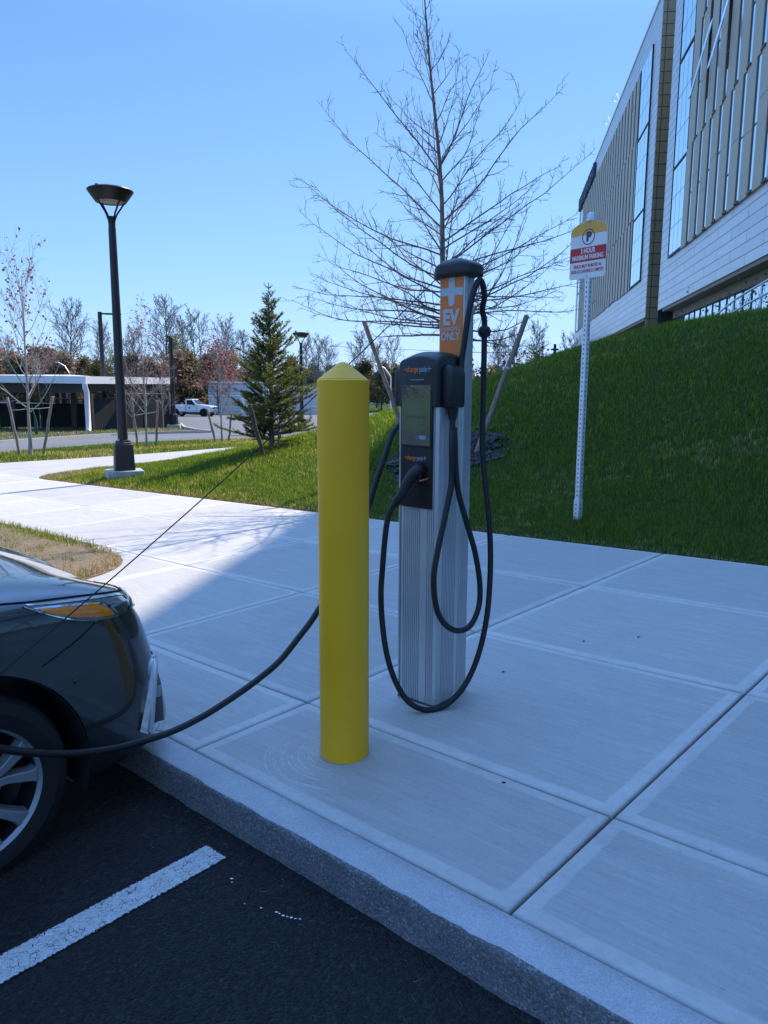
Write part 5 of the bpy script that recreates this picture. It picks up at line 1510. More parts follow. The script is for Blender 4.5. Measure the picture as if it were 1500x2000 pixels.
# pale block building
P = wpt(408, 811); P2 = wpt(618, 811)
P = at(408, 809, 96); P2 = at(640, 809, 96)
W_ = P2[0] - P[0]; gb = float(zb(P[0], 96)); zt = at(450, 748, 96)[2]
SB = thing('storage_shed', (P[0], P[1], gb), 'low pale grey corrugated shed partly hidden behind the spruce', 'shed')
m = MB(); m.box(0, W_ * .50, 0, 9, -.3, zt - gb); m.build('wall', M['siding'], SB)
m = MB(); m.box(W_ * .5 + .01, W_ * .90, 3.0, 9.4, -.3, zt - gb - .3); m.build('wing_wall', M['siding'], SB)
m = MB(); m.box(-.15, W_ * .5 + .1, -.15, 9.2, zt - gb + .003, zt - gb + .18); m.build('roof_edge', M['galv'], SB)
m = MB(); m.box(W_ * .27, W_ * .36, -.06, -.003, -.3, 2.3); m.build('door', M['galv'], SB)
m = MB(); m.box(-.03, W_ * .5, -.05, -.003, 2.35, 2.5); m.build('belt_course', M['galv'], SB)
m = MB(); m.lathe([(.09, -.2), (.09, 1.1), (.001, 1.15)], 10, 0, Matrix.Translation((W_ * .02 + 2.3, -1.2, 0)))
tag(m.build('guard_post', M['yellow']), 'short yellow guard post at the corner of the pale shed', 'bollard').location = (P[0], P[1], gb)

def pickup():
    P = at(379, 811, 86.); P[2] = float(gz(P[0], P[1]))
    T = thing('pickup_truck', P, 'white single cab pickup truck parked facing right in the far lot', 'pickup truck', rad(-8))
    K = M['white_paint_car']; MY = Matrix.Rotation(PI / 2, 4, 'X')
    def side(poly, w, nm, mat, y0=0., bev=.05, par=T):
        m = MB(); m.prism(poly, -w, w, 0, Matrix.Translation((0, y0, 0)) @ MY); return m.build(nm, mat, par, bevel=bev)
    side([(-2.75, .55), (-.62, .55), (-.62, 1.32), (-2.75, 1.28)], .98, 'cargo_bed', K)
    side([(-.60, .5), (.78, .5), (.78, 1.30), (.74, 1.36), (.25, 1.90), (.12, 1.96), (-.52, 1.96), (-.60, 1.85)], .95, 'cab', K)
    side([(.79, .5), (2.25, .5), (2.45, .6), (2.47, 1.08), (2.2, 1.22), (.79, 1.36)], .97, 'bonnet', K)
    for sg in (-1, 1):
        m = MB(); pl = [(-.42, 1.36), (.58, 1.36), (.18, 1.84), (-.42, 1.84)]
        m.prism(pl, -.02, .02, 0, Matrix.Translation((0, sg * .952, 0)) @ MY); m.build('side_window', M['dark_glass'], T)
        m = MB(); m.box(-.5, .62, sg * .955 - .004, sg * .955 + .004, .62, .64); m.build('door_gap', M['liner'], T)
        for xx in (-.52, .70):
            m = MB(); m.box(xx - .012, xx + .012, sg * .955 - .004, sg * .955 + .004, .62, 1.3); m.build('door_gap', M['liner'], T)
        m = MB(); m.box(.28, .48, sg * .955 - .22 if sg < 0 else sg * .955, sg * .955 if sg < 0 else sg * .955 + .22, 1.32, 1.55); m.build('door_mirror', M['black_plastic'], T, bevel=.03)
        m = MB(); m.box(2.38, 2.49, sg * .75 - .16, sg * .75 + .16, .85, 1.08); m.build('headlight', M['headlamp'], T, bevel=.02)
        for xa in (-1.85, 1.55):
            Mw = Matrix.Translation((xa, sg * .86, .40)) @ Matrix.Rotation(PI / 2, 4, 'X')
            m = MB(); m.lathe([(.20, -.13), (.38, -.13), (.40, -.09), (.40, .09), (.38, .13), (.20, .13)], 28, 0, Mw, caps=False); w = m.build('wheel', M['tyre'], T, smooth=40)
            m = MB(); m.lathe([(.0001, -.11), (.21, -.12), (.21, .12), (.0001, .11)], 20, 0, Mw); m.build('rim', M['steel'], w, smooth=40)
            m = MB(); m.lathe([(.50, -.03), (.50, .03)], 28, 0, Matrix.Translation((xa, sg * .97, .46)) @ Matrix.Rotation(PI / 2, 4, 'X')); m.build('wheel_arch', M['liner'], T)
    m = MB(); pl = [(.73, 1.385), (.27, 1.885), (.25, 1.865), (.71, 1.365)]; m.prism(pl, -.82, .82, 0, Matrix.Translation((.03, 0, 0)) @ MY); m.build('windscreen', M['dark_glass'], T)
    m = MB(); m.box(2.46, 2.56, -.95, .95, .52, .78); m.build('front_bumper', M['chrome'], T, bevel=.03)
    m = MB(); m.box(2.465, 2.49, -.55, .55, .82, 1.08); m.build('grille', M['black_gloss'], T)
    m = MB(); m.box(-.22, -.02, -.962, -.957, .92, 1.10); m.build('door_emblem', M['blue_paint'], T)
    m = MB(); m.box(-2.85, -2.76, -.9, .9, .55, .72); m.build('rear_bumper', M['chrome'], T, bevel=.02)
pickup()
# distant houses left of the pedestal
P = at(706, 790, 160.); gb = float(zb(P[0], P[1]))
HO = thing('house', (P[0], P[1], gb), 'small white house far across the road behind the left stake', 'house')
m = MB(); m.box(-4.5, 5, 0, 8, -1, 3.2); m.build('wall', M['house_white'], HO)
m = MB(); m.prism([(-.5, 3.2), (8.5, 3.2), (4, 5.6)], -5, 5.4, 0, Matrix(((0, 0, 1, 0), (1, 0, 0, 0), (0, 1, 0, 0), (0, 0, 0, 1)))); m.build('roof', M['house_roof'], HO)
for xx in (-3, 1.5, 3.2):
    m = MB(); m.box(xx, xx + 1.1, -.05, -.003, .9, 2.3); m.build('window', M['dark_glass'], HO)
m = MB(); m.box(-.6, .4, -.05, -.003, -.5, 2.1); m.build('door', M['dark_frame'], HO)
P = at(372, 775, 150.); gb = float(zb(P[0], P[1]))
H2 = thing('house', (P[0], P[1], gb), 'low pale gabled house among the trees above the pickup', 'house')
m = MB(); m.prism([(-4.5, -1), (4.5, -1), (4.5, 3.0), (0, 6.2), (-4.5, 3.0)], 0, 8, 0, Matrix(((1, 0, 0, 0), (0, 0, 1, 0), (0, 1, 0, 0), (0, 0, 0, 1)))); m.build('wall', M['house_white'], H2)
m = MB(); m.add([(-5, -.3, 2.75), (0, -.3, 6.3), (0, 8.3, 6.3), (-5, 8.3, 2.75), (5, -.3, 2.75), (5, 8.3, 2.75), (-5, -.3, 2.9), (0, -.3, 6.5), (0, 8.3, 6.5), (-5, 8.3, 2.9), (5, -.3, 2.9), (5, 8.3, 2.9)], [(6, 7, 8, 9), (7, 10, 11, 8), (0, 3, 2, 1), (1, 2, 5, 4), (0, 1, 7, 6), (1, 4, 10, 7)]); m.build('roof', M['house_roof'], H2)
for xx in (-2.4, 1.2):
    m = MB(); m.box(xx, xx + 1.2, -.06, -.003, 1., 2.4); m.build('window', M['dark_glass'], H2)

# ------------------------------------------------------------------ trees
def rot_about(v, ax, a): return Matrix.Rotation(a, 3, ax) @ v
def leafcards(pts, n, size, rs, spread):
    """many small leaf-sized faces scattered round the given points"""
    P = np.array([[p.x, p.y, p.z] for p in pts]); k = rs.randint(0, len(P), n)
    c = P[k] + rs.randn(n, 3) * spread
    a = rs.randn(n, 3); a /= np.linalg.norm(a, axis=1)[:, None]
    b = np.cross(a, rs.randn(n, 3)); b /= np.linalg.norm(b, axis=1)[:, None]
    s = size * (.5 + rs.rand(n))[:, None]
    V = np.stack([c - a * s * .5, c + b * s * .32, c + a * s * .5, c - b * s * .32], 1).reshape(-1, 3)
    Fc = np.arange(n)[:, None] * 4 + np.arange(4)
    return V, Fc, np.repeat(np.clip(rs.rand(n) * .7 + .3 * (c[:, 2] - c[:, 2].min()) / (np.ptp(c[:, 2]) + .01), 0, 1), 4)

def branch(m, p, d, L, r, lev, R, up, tips, n0=4, sides=5, wig=.12, kids=(7, 5, 4), spread=(.75, .8, .8), minr=.004, droop=0.):
    """grow one branch as a tapered tube and its side twigs"""
    n = max(3, n0 - (lev > 1)); pts = [p.copy()]; dirs = [d.copy()]
    q = p.copy(); dd = d.copy()
    for i in range(n):
        dd = (dd + Vector((R.gauss(0, wig), R.gauss(0, wig), R.gauss(0, wig) + up - (droop if i == 0 else 0)))).normalized()
        q = q + dd * (L / n); pts.append(q.copy()); dirs.append(dd.copy())
    rs_ = [max(minr * .6, r * (1 - .78 * i / n)) for i in range(n + 1)]
    m.tube(pts, rs_, max(3, sides), cap=False)
    if lev >= len(kids): tips.extend(pts[1:]); return
    k = kids[lev]
    for i in range(k):
        t = .22 + .76 * (i + R.random() * .7) / k; t = min(t, .98)
        s = t * n; j = min(int(s), n - 1); f = s - j
        b = pts[j].lerp(pts[j + 1], f); bd = dirs[j + 1]
        ax = bd.orthogonal().normalized(); ax = rot_about(ax, bd, R.random() * 2 * PI)
        nd = rot_about(bd, ax, spread[lev] * R.uniform(.7, 1.25))
        br = max(minr, (rs_[j] * (1 - f) + rs_[j + 1] * f) * R.uniform(.45, .7))
        branch(m, b, nd, L * R.uniform(.28, .52) * (1.15 - .55 * t), br, lev + 1, R, up * 1.2, tips, n0, 3 if lev >= 0 else sides, wig, kids, spread, minr)
    tips.append(pts[-1])

def deciduous(seed, h, crown0, rad_, form='vase', leaf=None, nleaf=0, lsize=.1, lspread=.2, trunk_r=None, kids=(6, 5), nb=18, fork=1, minr=.012, lean=(0, 0)):
    """tree meshes in local metres: trunk MB, crown MB and leaves"""
    R = random.Random(seed); rs = np.random.RandomState(seed)
    tr = trunk_r or h * .014
    T = MB(); Cm = MB(); tips = []
    for fk in range(fork):
        a0 = R.random() * 2 * PI
        off = Vector((math.cos(a0), math.sin(a0), 0)) * (0 if fork == 1 else .09)
        pts = []; n = 8; q = Vector((0, 0, -.15)); d = (Vector((lean[0], lean[1], 1)) + off).normalized()
        for i in range(n + 1):
            pts.append(q.copy()); d = (d + Vector((R.gauss(0, .02), R.gauss(0, .02), .03))).normalized(); q = q + d * ((h + .15) / n)
        rs_ = [tr * (1.25 if i == 0 else 1) * (1 - .88 * (i / n) ** .9) / (1 if fork == 1 else 1.3) for i in range(n + 1)]
        T.tube(pts, rs_, 9)
        for i in range(nb // fork):
            t = crown0 + (.97 - crown0) * (i + R.random() * .6) / (nb // fork)
            s = t * n; j = min(int(s), n - 1); b = pts[j].lerp(pts[j + 1], s - j)
            az = i * 2.4 + R.random() * .8
            g = (t - crown0) / (1 - crown0)
            el = {'vase': .75 + .45 * g, 'round': .35 + .9 * g, 'broad': .15 + .95 * g}[form] + R.gauss(0, .1)
            L = rad_ * {'vase': (1.15 - .75 * g) / max(.35, math.cos(min(el, 1.15))) * .8, 'round': (1.05 - .55 * g), 'broad': 1.1 - .6 * g}[form] * R.uniform(.8, 1.15)
            d = Vector((math.cos(az) * math.cos(el), math.sin(az) * math.cos(el), math.sin(el)))
            branch(Cm, b, d, L, max(minr * 1.5, rs_[j] * .5), 0, R, .05, tips, 5, 5, .10, kids, (.7, .75, .8), minr)
    lv = leafcards(tips, nleaf, lsize, rs, lspread) if nleaf else None
    return T, Cm, lv

def plant_tree(meshes, name, P, label, cat='tree', rz=0., sc=1., group=None):
    o = thing(name, P, label, cat, rz, group=group)
    o.scale = (sc[0], sc[0], sc[1]) if hasattr(sc, '__len__') else (sc,) * 3
    for (nm, me) in meshes:
        c = bpy.data.objects.new(nm, me); COL.objects.link(c); c.parent = o
    return o

def tree_meshes(T, Cm, lv, bk, lf, leafname='foliage'):
    a = T.build('trunk', bk, smooth=60); b = Cm.build('crown', bk, smooth=60) if Cm and Cm.v else None
    out = [('trunk', a.data)]
    bpy.data.objects.remove(a)
    if b: out.append(('crown', b.data)); bpy.data.objects.remove(b)
    if lv:
        c = rawmesh(leafname, lv[0], lv[1], lf, {'rnd': lv[2]}); out.append((leafname, c.data)); bpy.data.objects.remove(c)
    return out

# the bare young tree behind the pedestal, staked
def main_tree():
    R = random.Random(21)
    o = thing('bare_tree', TREE, 'leafless young tree with fine spreading branches behind the charging pedestal', 'tree')
    T = MB(); Cm = MB()
    def ax(z):       # leader leans a little to the left as it rises
        t = z / 7.35
        return Vector((-.50 * max(0, z / 7.35) ** 2.2 + .02 * math.sin(z * 1.9), .02 * math.sin(z * 2.1), z))
    hz_ = 7.38
    n = 26; pts = [ax(-.2 + (hz_ + .2) * i / n) for i in range(n + 1)]
    rs_ = [max(.0045, .060 * (1 - (i / n)) ** .95 + .004) for i in range(n + 1)]
    T.tube(pts, rs_, 12); 
    def limb(z, az, el, L, r, up):
        p = ax(z); d = Vector((math.cos(az) * math.cos(el), math.sin(az) * math.cos(el), math.sin(el)))
        n = 9; q = p.copy(); P = [q.copy()]; D = [d.copy()]
        for i in range(n):
            d = (d + Vector((R.gauss(0, .085), R.gauss(0, .085), R.gauss(0, .075) + up * (i / n) * 1.3))).normalized()
            q = q + d * (L / n); P.append(q.copy()); D.append(d.copy())
        rr = [max(.0028, r * (1 - .86 * i / n)) for i in range(n + 1)]
        Cm.tube(P, rr, 6, cap=False)
        k = int(L * 7.5)
        for i in range(k):
            t = .10 + .89 * (i + R.random()) / k; s = min(t, .985) * n; j = int(s); b = P[j].lerp(P[j + 1], s - j); bd = D[j + 1]
            a_ = bd.orthogonal().normalized(); a_ = rot_about(a_, bd, R.random() * 2 * PI)
            nd = rot_about(bd, a_, R.uniform(.55, 1.1)); nd.z += .22; nd.normalize()
            l = R.uniform(.10, .62) * (1.1 - .6 * t) * (1.3 if R.random() < .2 else .85); r2 = max(.0034, min(rr[j] * .55, .007))
            m_ = 4; q2 = b.copy(); P2 = [q2.copy()]; d2 = nd.copy(); D2 = [d2.copy()]
            for _ in range(m_):
                d2 = (d2 + Vector((R.gauss(0, .14), R.gauss(0, .14), R.gauss(0, .12) + .05))).normalized(); q2 = q2 + d2 * (l / m_); P2.append(q2.copy()); D2.append(d2.copy())
            Cm.tube(P2, [max(.0027, r2 * (1 - .55 * w / m_)) for w in range(m_ + 1)], 4, cap=False)
            for w in range(int(l * 9) + 1):
                tt = R.uniform(.2, 1.) * m_; jj = min(int(tt), m_ - 1); c = P2[jj].lerp(P2[jj + 1], tt - jj); cd_ = D2[jj + 1]
                a2 = rot_about(cd_.orthogonal().normalized(), cd_, R.random() * 6.3); e = rot_about(cd_, a2, R.uniform(.6, 1.1)); l2 = R.uniform(.03, .17)
                e2 = (e + Vector((0, 0, .25))).normalized()
                Cm.tube([c, c + e * l2 * .5, c + e * l2 * .5 + e2 * l2 * .5], [.0030, .0026, .002], 3, cap=False)
    nb = 48
    for i in range(nb):
        g = i / (nb - 1); z = 1.95 + 4.55 * g ** 1.55 + R.uniform(-.08, .08)
        az = i * 2.39996 + R.uniform(-.3, .3)
        el = .05 + .88 * min(1, g * 1.25) + R.gauss(0, .12)
        L = (2.25 + .55 * math.sin(g * PI)) * (1 - .80 * g ** 1.35) * R.uniform(.55, 1.15)
        limb(z, az, el, L, .006 + .013 * (1 - g), .06 + .05 * (1 - g))
    # a few long limbs that shape the outline
    for (z, az, el, L) in ((2.05, PI, -.04, 2.6), (2.2, .05, .0, 2.3), (2.35, PI + .2, .06, 2.5), (2.6, PI - .1, .2, 2.7), (3.1, PI + .2, .36, 2.6), (2.9, .1, .62, 3.1), (2.8, -.1, .38, 2.6), (3.6, .15, .72, 3.0), (3.5, PI - .2, .66, 2.9), (4.3, PI + .1, .84, 2.4), (2.4, -.2, .10, 2.4), (3.3, .15, .46, 2.5), (4.4, .1, .95, 1.9), (2.1, PI - .5, .0, 2.3), (2.3, .5, .02, 2.2), (1.95, .2, -.06, 2.1), (2.0, PI + .3, -.05, 2.4), (2.15, -.4, .04, 2.0), (2.25, PI + .6, .08, 2.4), (2.5, .35, .12, 2.3), (2.55, PI - .3, .15, 2.5), (2.7, .1, .2, 2.4), (2.75, PI + .1, .24, 2.6), (2.15, PI + .1, .02, 2.5), (2.4, .0, .06, 2.5)):
        limb(z, az, el + .05, L * .96, .0145, .075)
    T.build('trunk', M['bark_oak'], o, smooth=60); Cm.build('crown', M['bark_oak'], o, smooth=60)
main_tree()
def stake(b, t, label, r=.038, grp=None, mat='wood'):
    b = np.array(b); t = np.array(t)
    o = thing('tree_stake', b, label, 'stake', group=grp)
    d = t - b; n = 7; R = random.Random(int(abs(b[0]) * 1000))
    pts = [b * 0 - d * .06] + [d * i / n + np.array([R.gauss(0, .008), R.gauss(0, .008), 0]) for i in range(1, n)] + [d * .995, d]
    m = MB(); m.tube(pts, [r * R.uniform(.92, 1.06) for _ in range(len(pts) - 1)] + [r * .75], 9); m.build('stake_pole', M[mat], o, smooth=50)
    return o
sb_ = G(800, 882); st_ = at(711, 627, sb_[1] - .2); s1 = stake(sb_, st_, 'leaning wooden stake seen between the yellow bollard and the pedestal', .040)
sb2 = G(931, 883); st2 = at(1029, 616, sb2[1] + .1); s2o = stake(sb2, st2, 'leaning wooden stake right of the pedestal by the mulch ring', .042)
m = MB(); sc = np.array(sb2); a_ = sb2 + (st2 - sb2) * .62
m.lathe([(.05, -.02), (.053, 0), (.05, .02)], 12, 0, Matrix.Translation(Vector(a_ - sb2)) @ Matrix.Rotation(.35, 4, 'Y')); m.build('strap', M['tie'], s2o, smooth=60)

# spruce on the lawn edge
def spruce():
    R = random.Random(5); rs = np.random.RandomState(5)
    P = G(531, 875); h = zat(P, 552) - P[2]
    o = thing('spruce_tree', P, 'dark green spruce with open pointed crown at the edge of the lawn', 'tree')
    T = MB(); n = 12
    T.tube([(R.gauss(0, .01), R.gauss(0, .01), -.1 + (h + .1) * i / n) for i in range(n + 1)], [max(.008, .07 * (1 - i / n)) for i in range(n + 1)], 10); T.build('trunk', M['bark'], o, smooth=60)
    Bm = MB(); NV = []; ND = []
    nw = 30
    for w in range(nw):
        g = w / (nw - 1); z = .22 + (h - .5) * g ** 1.05
        L0 = 1.24 * (1 - g) ** .82 + .10
        if g < .08: L0 *= .9
        for k in range(8 if g < .8 else 5):
            az = k * 2 * PI / 8 + w * .7 + R.uniform(-.3, .3); L = L0 * R.uniform(.45, 1.15)
            el = -.08 + .85 * g + R.gauss(0, .16); d = Vector((math.cos(az) * math.cos(el), math.sin(az) * math.cos(el), math.sin(el)))
            p = Vector((0, 0, z + R.uniform(-.14, .14))); pts = [p.copy()]; nn_ = 6
            for i in range(nn_):
                d = (d + Vector((R.gauss(0, .09), R.gauss(0, .09), .085 + R.gauss(0, .06)))).normalized(); p = p + d * (L / nn_); pts.append(p.copy())
            Bm.tube(pts, [max(.003, .014 * (1 - g * .5) * (1 - i / (nn_ + .5))) for i in range(nn_ + 1)], 4, cap=False)
            def clad(pts, dens, inner=.15):
                for i in range(len(pts) - 1):
                    if i / (len(pts) - 1) < inner: continue
                    seg = pts[i + 1] - pts[i]; cnt = int(seg.length * dens)
                    for _ in range(cnt):
                        t = R.random(); NV.append(pts[i] + seg * t); ND.append(seg.normalized())
            clad(pts, 200, .22)
            for i in range(int(L * 19)):
                t = R.uniform(.22, .97) * nn_; j = int(t); b = pts[j].lerp(pts[j + 1], t - j); bd = (pts[j + 1] - pts[j]).normalized()
                sdv = bd.cross(Vector((0, 0, 1))).normalized() * (1 if i % 2 else -1)
                nd = (bd * .75 + sdv * .75 + Vector((0, 0, R.uniform(-.12, .25)))).normalized(); l = R.uniform(.10, .34) * (1.1 - t / nn_ * .6) * (1 - .5 * g)
                e = b + nd * l * .5; e2 = e + (nd + Vector((0, 0, .2))).normalized() * l * .5
                Bm.tube([b, e, e2], [.0035, .003, .002], 3, cap=False); clad([b, e, e2], 190, -1)
    Bm.build('branches', M['bark'], o, smooth=60)
    N = len(NV); C0 = np.array([tuple(v) for v in NV]); D0_ = np.array([tuple(v) for v in ND])
    a = rs.randn(N, 3); a = a - D0_ * (a * D0_).sum(1)[:, None]; a /= np.linalg.norm(a, axis=1)[:, None] + 1e-9
    dr = D0_ * .75 + a * .8; dr /= np.linalg.norm(dr, axis=1)[:, None]
    ln = (.034 + .034 * rs.rand(N))[:, None]; sd_ = np.cross(dr, rs.randn(N, 3)); sd_ /= np.linalg.norm(sd_, axis=1)[:, None] + 1e-9
    V = np.stack([C0 - sd_ * .0058, C0 + sd_ * .0058, C0 + dr * ln], 1).reshape(-1, 3)
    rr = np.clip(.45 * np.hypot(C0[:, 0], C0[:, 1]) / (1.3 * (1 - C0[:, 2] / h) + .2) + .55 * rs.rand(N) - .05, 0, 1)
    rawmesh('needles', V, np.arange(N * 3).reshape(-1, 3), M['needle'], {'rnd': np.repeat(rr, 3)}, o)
    return P
PSP = spruce()
sb3 = G(515, 893); stake(sb3, at(487, 790, sb3[1]), 'dark leaning stake in front of the spruce trunk', .045, None, 'wood_shaded')
sb4 = G(545, 872); stake(sb4, at(548, 790, PSP[1] + .9), 'short stake standing just right of the spruce trunk', .04)

# staked young maples with red buds on the verge
mk = [tree_meshes(*deciduous(31 + i, 4.9, .26, 1.55, 'vase', True, 430, .085, .05, .055, (6, 4), 22, 1, .0045), M['bark_pale'], M['bud']) for i in range(2)]
def maple(x, y, top, k, rz, label, grp='young maples with red buds'):
    P = G(x, y); h = zat(P, top) - P[2]; s = h / 5.1
    return plant_tree(mk[k], 'young_maple', P, label, 'tree', rz, (s, s), grp), P
o, P = maple(60, 890, 532, 0, 0., 'staked young maple with red buds at the left end of the verge')
def stakepair(P, l, r, names, Yo=0.):
    for (b, t), nm in zip((l, r), names):
        B_ = G(*b); stake(B_, at(t[0], t[1], B_[1]), nm, .045)
    a = at((l[0][0] + l[1][0]) / 2 - (l[0][0] - l[1][0]) * .2, l[1][1] + 25, P[1]); b = at((r[0][0] + r[1][0]) / 2 - (r[0][0] - r[1][0]) * .2, r[1][1] + 22, P[1])
    c = np.array([P[0], P[1], (a[2] + b[2]) / 2]); 
    m = MB(); m.tube([a, a * .5 + c * .5 - np.array([0, 0, .015]), c, c * .5 + b * .5 - np.array([0, 0, .015]), b], .011, 5)
    return m.build('tie_strap', M['tie'], None, smooth=60)
s = stakepair(P, ((39, 888), (14, 776)), ((85, 888), (103, 774)), ('wooden stake left of the leftmost maple', 'wooden stake right of the leftmost maple'))
tag(s, 'pale strap tying the leftmost maple to its two stakes', 'strap')
o, P = maple(287, 871, 634, 1, 1., 'staked young maple with red buds just right of the near lamp')
s = stakepair(P, ((269, 871), (258, 786)), ((305, 871), (307, 782)), ('wooden stake left of the maple beside the near lamp', 'wooden stake right of the maple beside the near lamp'))
tag(s, 'pale strap tying the maple beside the lamp to its stakes', 'strap')
o, P = maple(434, 863, 660, 0, 2.3, 'staked young maple in front of the pale shed')
s = stakepair(P, ((421, 864), (405, 800)), ((447, 863), (452, 806)), ('wooden stake left of the maple before the shed', 'wooden stake right of the maple before the shed'))
tag(s, 'pale strap tying the maple before the shed to its stakes', 'strap')
o, P = maple(80, 838, 700, 1, 4., 'slim bare maple on the lawn in front of the yard fence')
o, P = maple(262, 845, 720, 0, 3., 'slim bare maple by the road kerb behind the near lamp')
o, P = maple(319, 838, 730, 1, 5.2, 'slim bare maple beside the yard corner post')
P = G(72, 850); o = thing('marker_post', P, 'short dark green marker post on the yard lawn', 'marker')
m = MB(); m.tube([(0, 0, -.1), (0, 0, .55), (-.03, 0, .9), (-.16, 0, 1.5)], [.07, .09, .05, .02], 8); m.build('post', M['greenstrap'], o, smooth=60)

# trees beyond the yard and the lot
BARE = [tree_meshes(*deciduous(s, 15, c0, rd, fm, None, 0, .1, .2, .24, (8, 6), nb + 8, fk, .030), M['bark_far'], None) for (s, c0, rd, fm, nb, fk) in
        ((51, .30, 4.2, 'vase', 24, 1), (52, .26, 4.6, 'round', 24, 2), (53, .34, 3.8, 'vase', 26, 1), (54, .22, 5.0, 'round', 26, 1))]
def leafy(seed, bk, lf, n=5200, ls=.42, sp=.55, h=11, c0=.14, rd=3.6, fm='round'): return tree_meshes(*deciduous(seed, h, c0, rd, fm, True, n, ls, sp, .2, (6, 4), 22, 1, .02), M[bk], M[lf])
RUST = [leafy(61, 'bark', 'rust', 3600, .40, .45), leafy(62, 'bark', 'rust', 3000, .45, .5, 9, .1, 3.4, 'broad')]
PINE = [leafy(63, 'bark', 'pineleaf', 5200, .5, .45, 11, .12, 3.2, 'broad'), leafy(64, 'bark', 'olive', 3400, .4, .5, 10, .12, 3.6)]
SPRG = [leafy(65, 'bark_far', 'spring', 1500, .32, .4, 11, .2, 3.6)]
REDT = [leafy(66, 'bark', 'bud', 750, .34, .35, 9, .16, 3.4)]
def bgtree(kind, k, x, top, Y, name, label, wide=1., rz=None, base=None):
    P = at(x, 790, Y); P[2] = float(zb(P[0], P[1])); h = zat(P, top) - P[2]
    h0 = {'bare': 15.8, 'rust': (12.2, 10.2)[k % 2], 'pine': (12.0, 11.0)[k % 2], 'spring': 12., 'red': 10.2}[kind]
    ms = {'bare': BARE, 'rust': RUST, 'pine': PINE, 'spring': SPRG, 'red': REDT}[kind]; ms = ms[k % len(ms)]
    s = h / h0
    return plant_tree(ms, name, P, label, 'tree', rnd.random() * 6 if rz is None else rz, (s * wide, s), 'trees beyond the yard and the lot')
# (kind, variant, x, top y, distance, label)
LIST = [
 ('bare', 0, 141, 600, 112, 'tall bare twin-trunk looking tree above the white canopy'),
 ('bare', 2, 203, 640, 125, 'thin bare tree between the pole light and the near lamp'),
 ('bare', 0, 327, 596, 108, 'tallest bare tree rising behind the yard corner pole light'),
 ('bare', 1, 392, 606, 112, 'wide bare tree with pale twigs above the white pickup'),
 ('bare', 3, 366, 625, 122, 'bare tree squeezed behind the two tall trees over the pickup'),
 ('bare', 2, 452, 634, 120, 'bare tree over the pale shed left of the spruce'),
 ('bare', 3, 478, 650, 118, 'bare tree half hidden by the left side of the spruce'),
 ('bare', 1, 618, 652, 108, 'dense bare tree between the far lamp and the bollard'),
 ('bare', 0, 640, 672, 116, 'bare tree just above the left shoulder of the bollard'),
 ('bare', 3, 596, 668, 122, 'bare tree behind the head of the far lamp'),
 ('bare', 2, 697, 658, 122, 'thin bare tree left of the left stake top'),
 ('bare', 1, 765, 655, 112, 'round bare tree between the left stake and the pedestal'),
 ('bare', 3, 736, 672, 128, 'bare tree crossing behind the left stake'),
 ('bare', 1, 1005, 640, 96, 'bare tree behind the right stake above the slope'),
 ('bare', 3, 1048, 634, 100, 'tallest bare tree above the slope crest'),
 ('bare', 2, 968, 655, 110, 'thin bare tree between the hanging cable and the right stake'),
 ('bare', 0, 20, 668, 130, 'bare tree at the far left above the canopy'),
 ('bare', 2, 262, 650, 128, 'bare tree behind the lamp side maple'),
 ('rust', 0, -20, 672, 104, 'rusty brown tree at the left edge above the canopy'),
 ('rust', 1, 38, 690, 98, 'low rusty brown tree behind the leftmost maple'),
 ('rust', 0, 98, 680, 102, 'rusty tree below the tall bare tree on its left'),
 ('rust', 1, 128, 690, 96, 'small rusty tree under the tall bare tree'),
 ('rust', 0, 265, 690, 104, 'rusty tree right of the near lamp pole'),
 ('rust', 1, 300, 700, 98, 'low rusty tree left of the yard corner'),
 ('rust', 1, 345, 690, 102, 'rusty tree behind the yard corner pole'),
 ('pine', 0, 10, 690, 110, 'dark pine at the left edge behind rusty trees'),
 ('pine', 0, 78, 680, 112, 'dark pine with spiky top right of the leftmost maple'),
 ('pine', 1, 168, 702, 104, 'olive tree mass above the right end of the canopy corner'),
 ('pine', 1, 200, 706, 100, 'olive tree left of the near lamp pole'),
 ('pine', 0, 246, 706, 108, 'dark pine just behind the near lamp pole'),
 ('pine', 0, 52, 700, 96, 'second dark pine over the canopy roof'),
 ('pine', 1, 372, 690, 104, 'olive tree over the pickup cab'),
 ('pine', 0, 410, 694, 108, 'dark pine over the pickup bonnet'),
 ('pine', 1, 440, 690, 112, 'olive tree behind the shed roof'),
 ('pine', 0, 716, 706, 118, 'dark pine right above the bollard'),
 ('pine', 1, 745, 712, 112, 'olive tree right of the left stake middle'),
 ('pine', 0, 700, 716, 130, 'dark low pine just right of the bollard tip'),
 ('pine', 1, 770, 716, 108, 'olive tree at the left pod of the pedestal'),
 ('pine', 1, 570, 700, 124, 'olive tree behind the spruce on its right'),
 ('pine', 1, 615, 716, 124, 'olive tree behind the far lamp pole'),
 ('pine', 0, 650, 716, 128, 'dark pine behind the bollard'),
 ('pine', 1, 500, 690, 122, 'olive tree behind the spruce crown'),
 ('spring', 0, 224, 690, 112, 'yellow green tree showing beside the near lamp pole'),
 ('spring', 0, 352, 660, 108, 'yellow green tree behind the yard corner pole light'),
 ('spring', 0, 740, 748, 112, 'low yellow green tree by the small white house'),
 ('spring', 0, 1040, 684, 84, 'yellow green bush tree behind the slope crest'),
 ('spring', 0, 955, 716, 84, 'yellow green bush right of the pedestal post'),
 ('red', 0, 425, 664, 96, 'red budding tree above the shed left corner'),
 ('red', 0, 455, 684, 100, 'red budding tree between the shed and the spruce'),
 ('bare', 1, 1108, 650, 92, 'pinkish bare tree next to the building corner'),
]
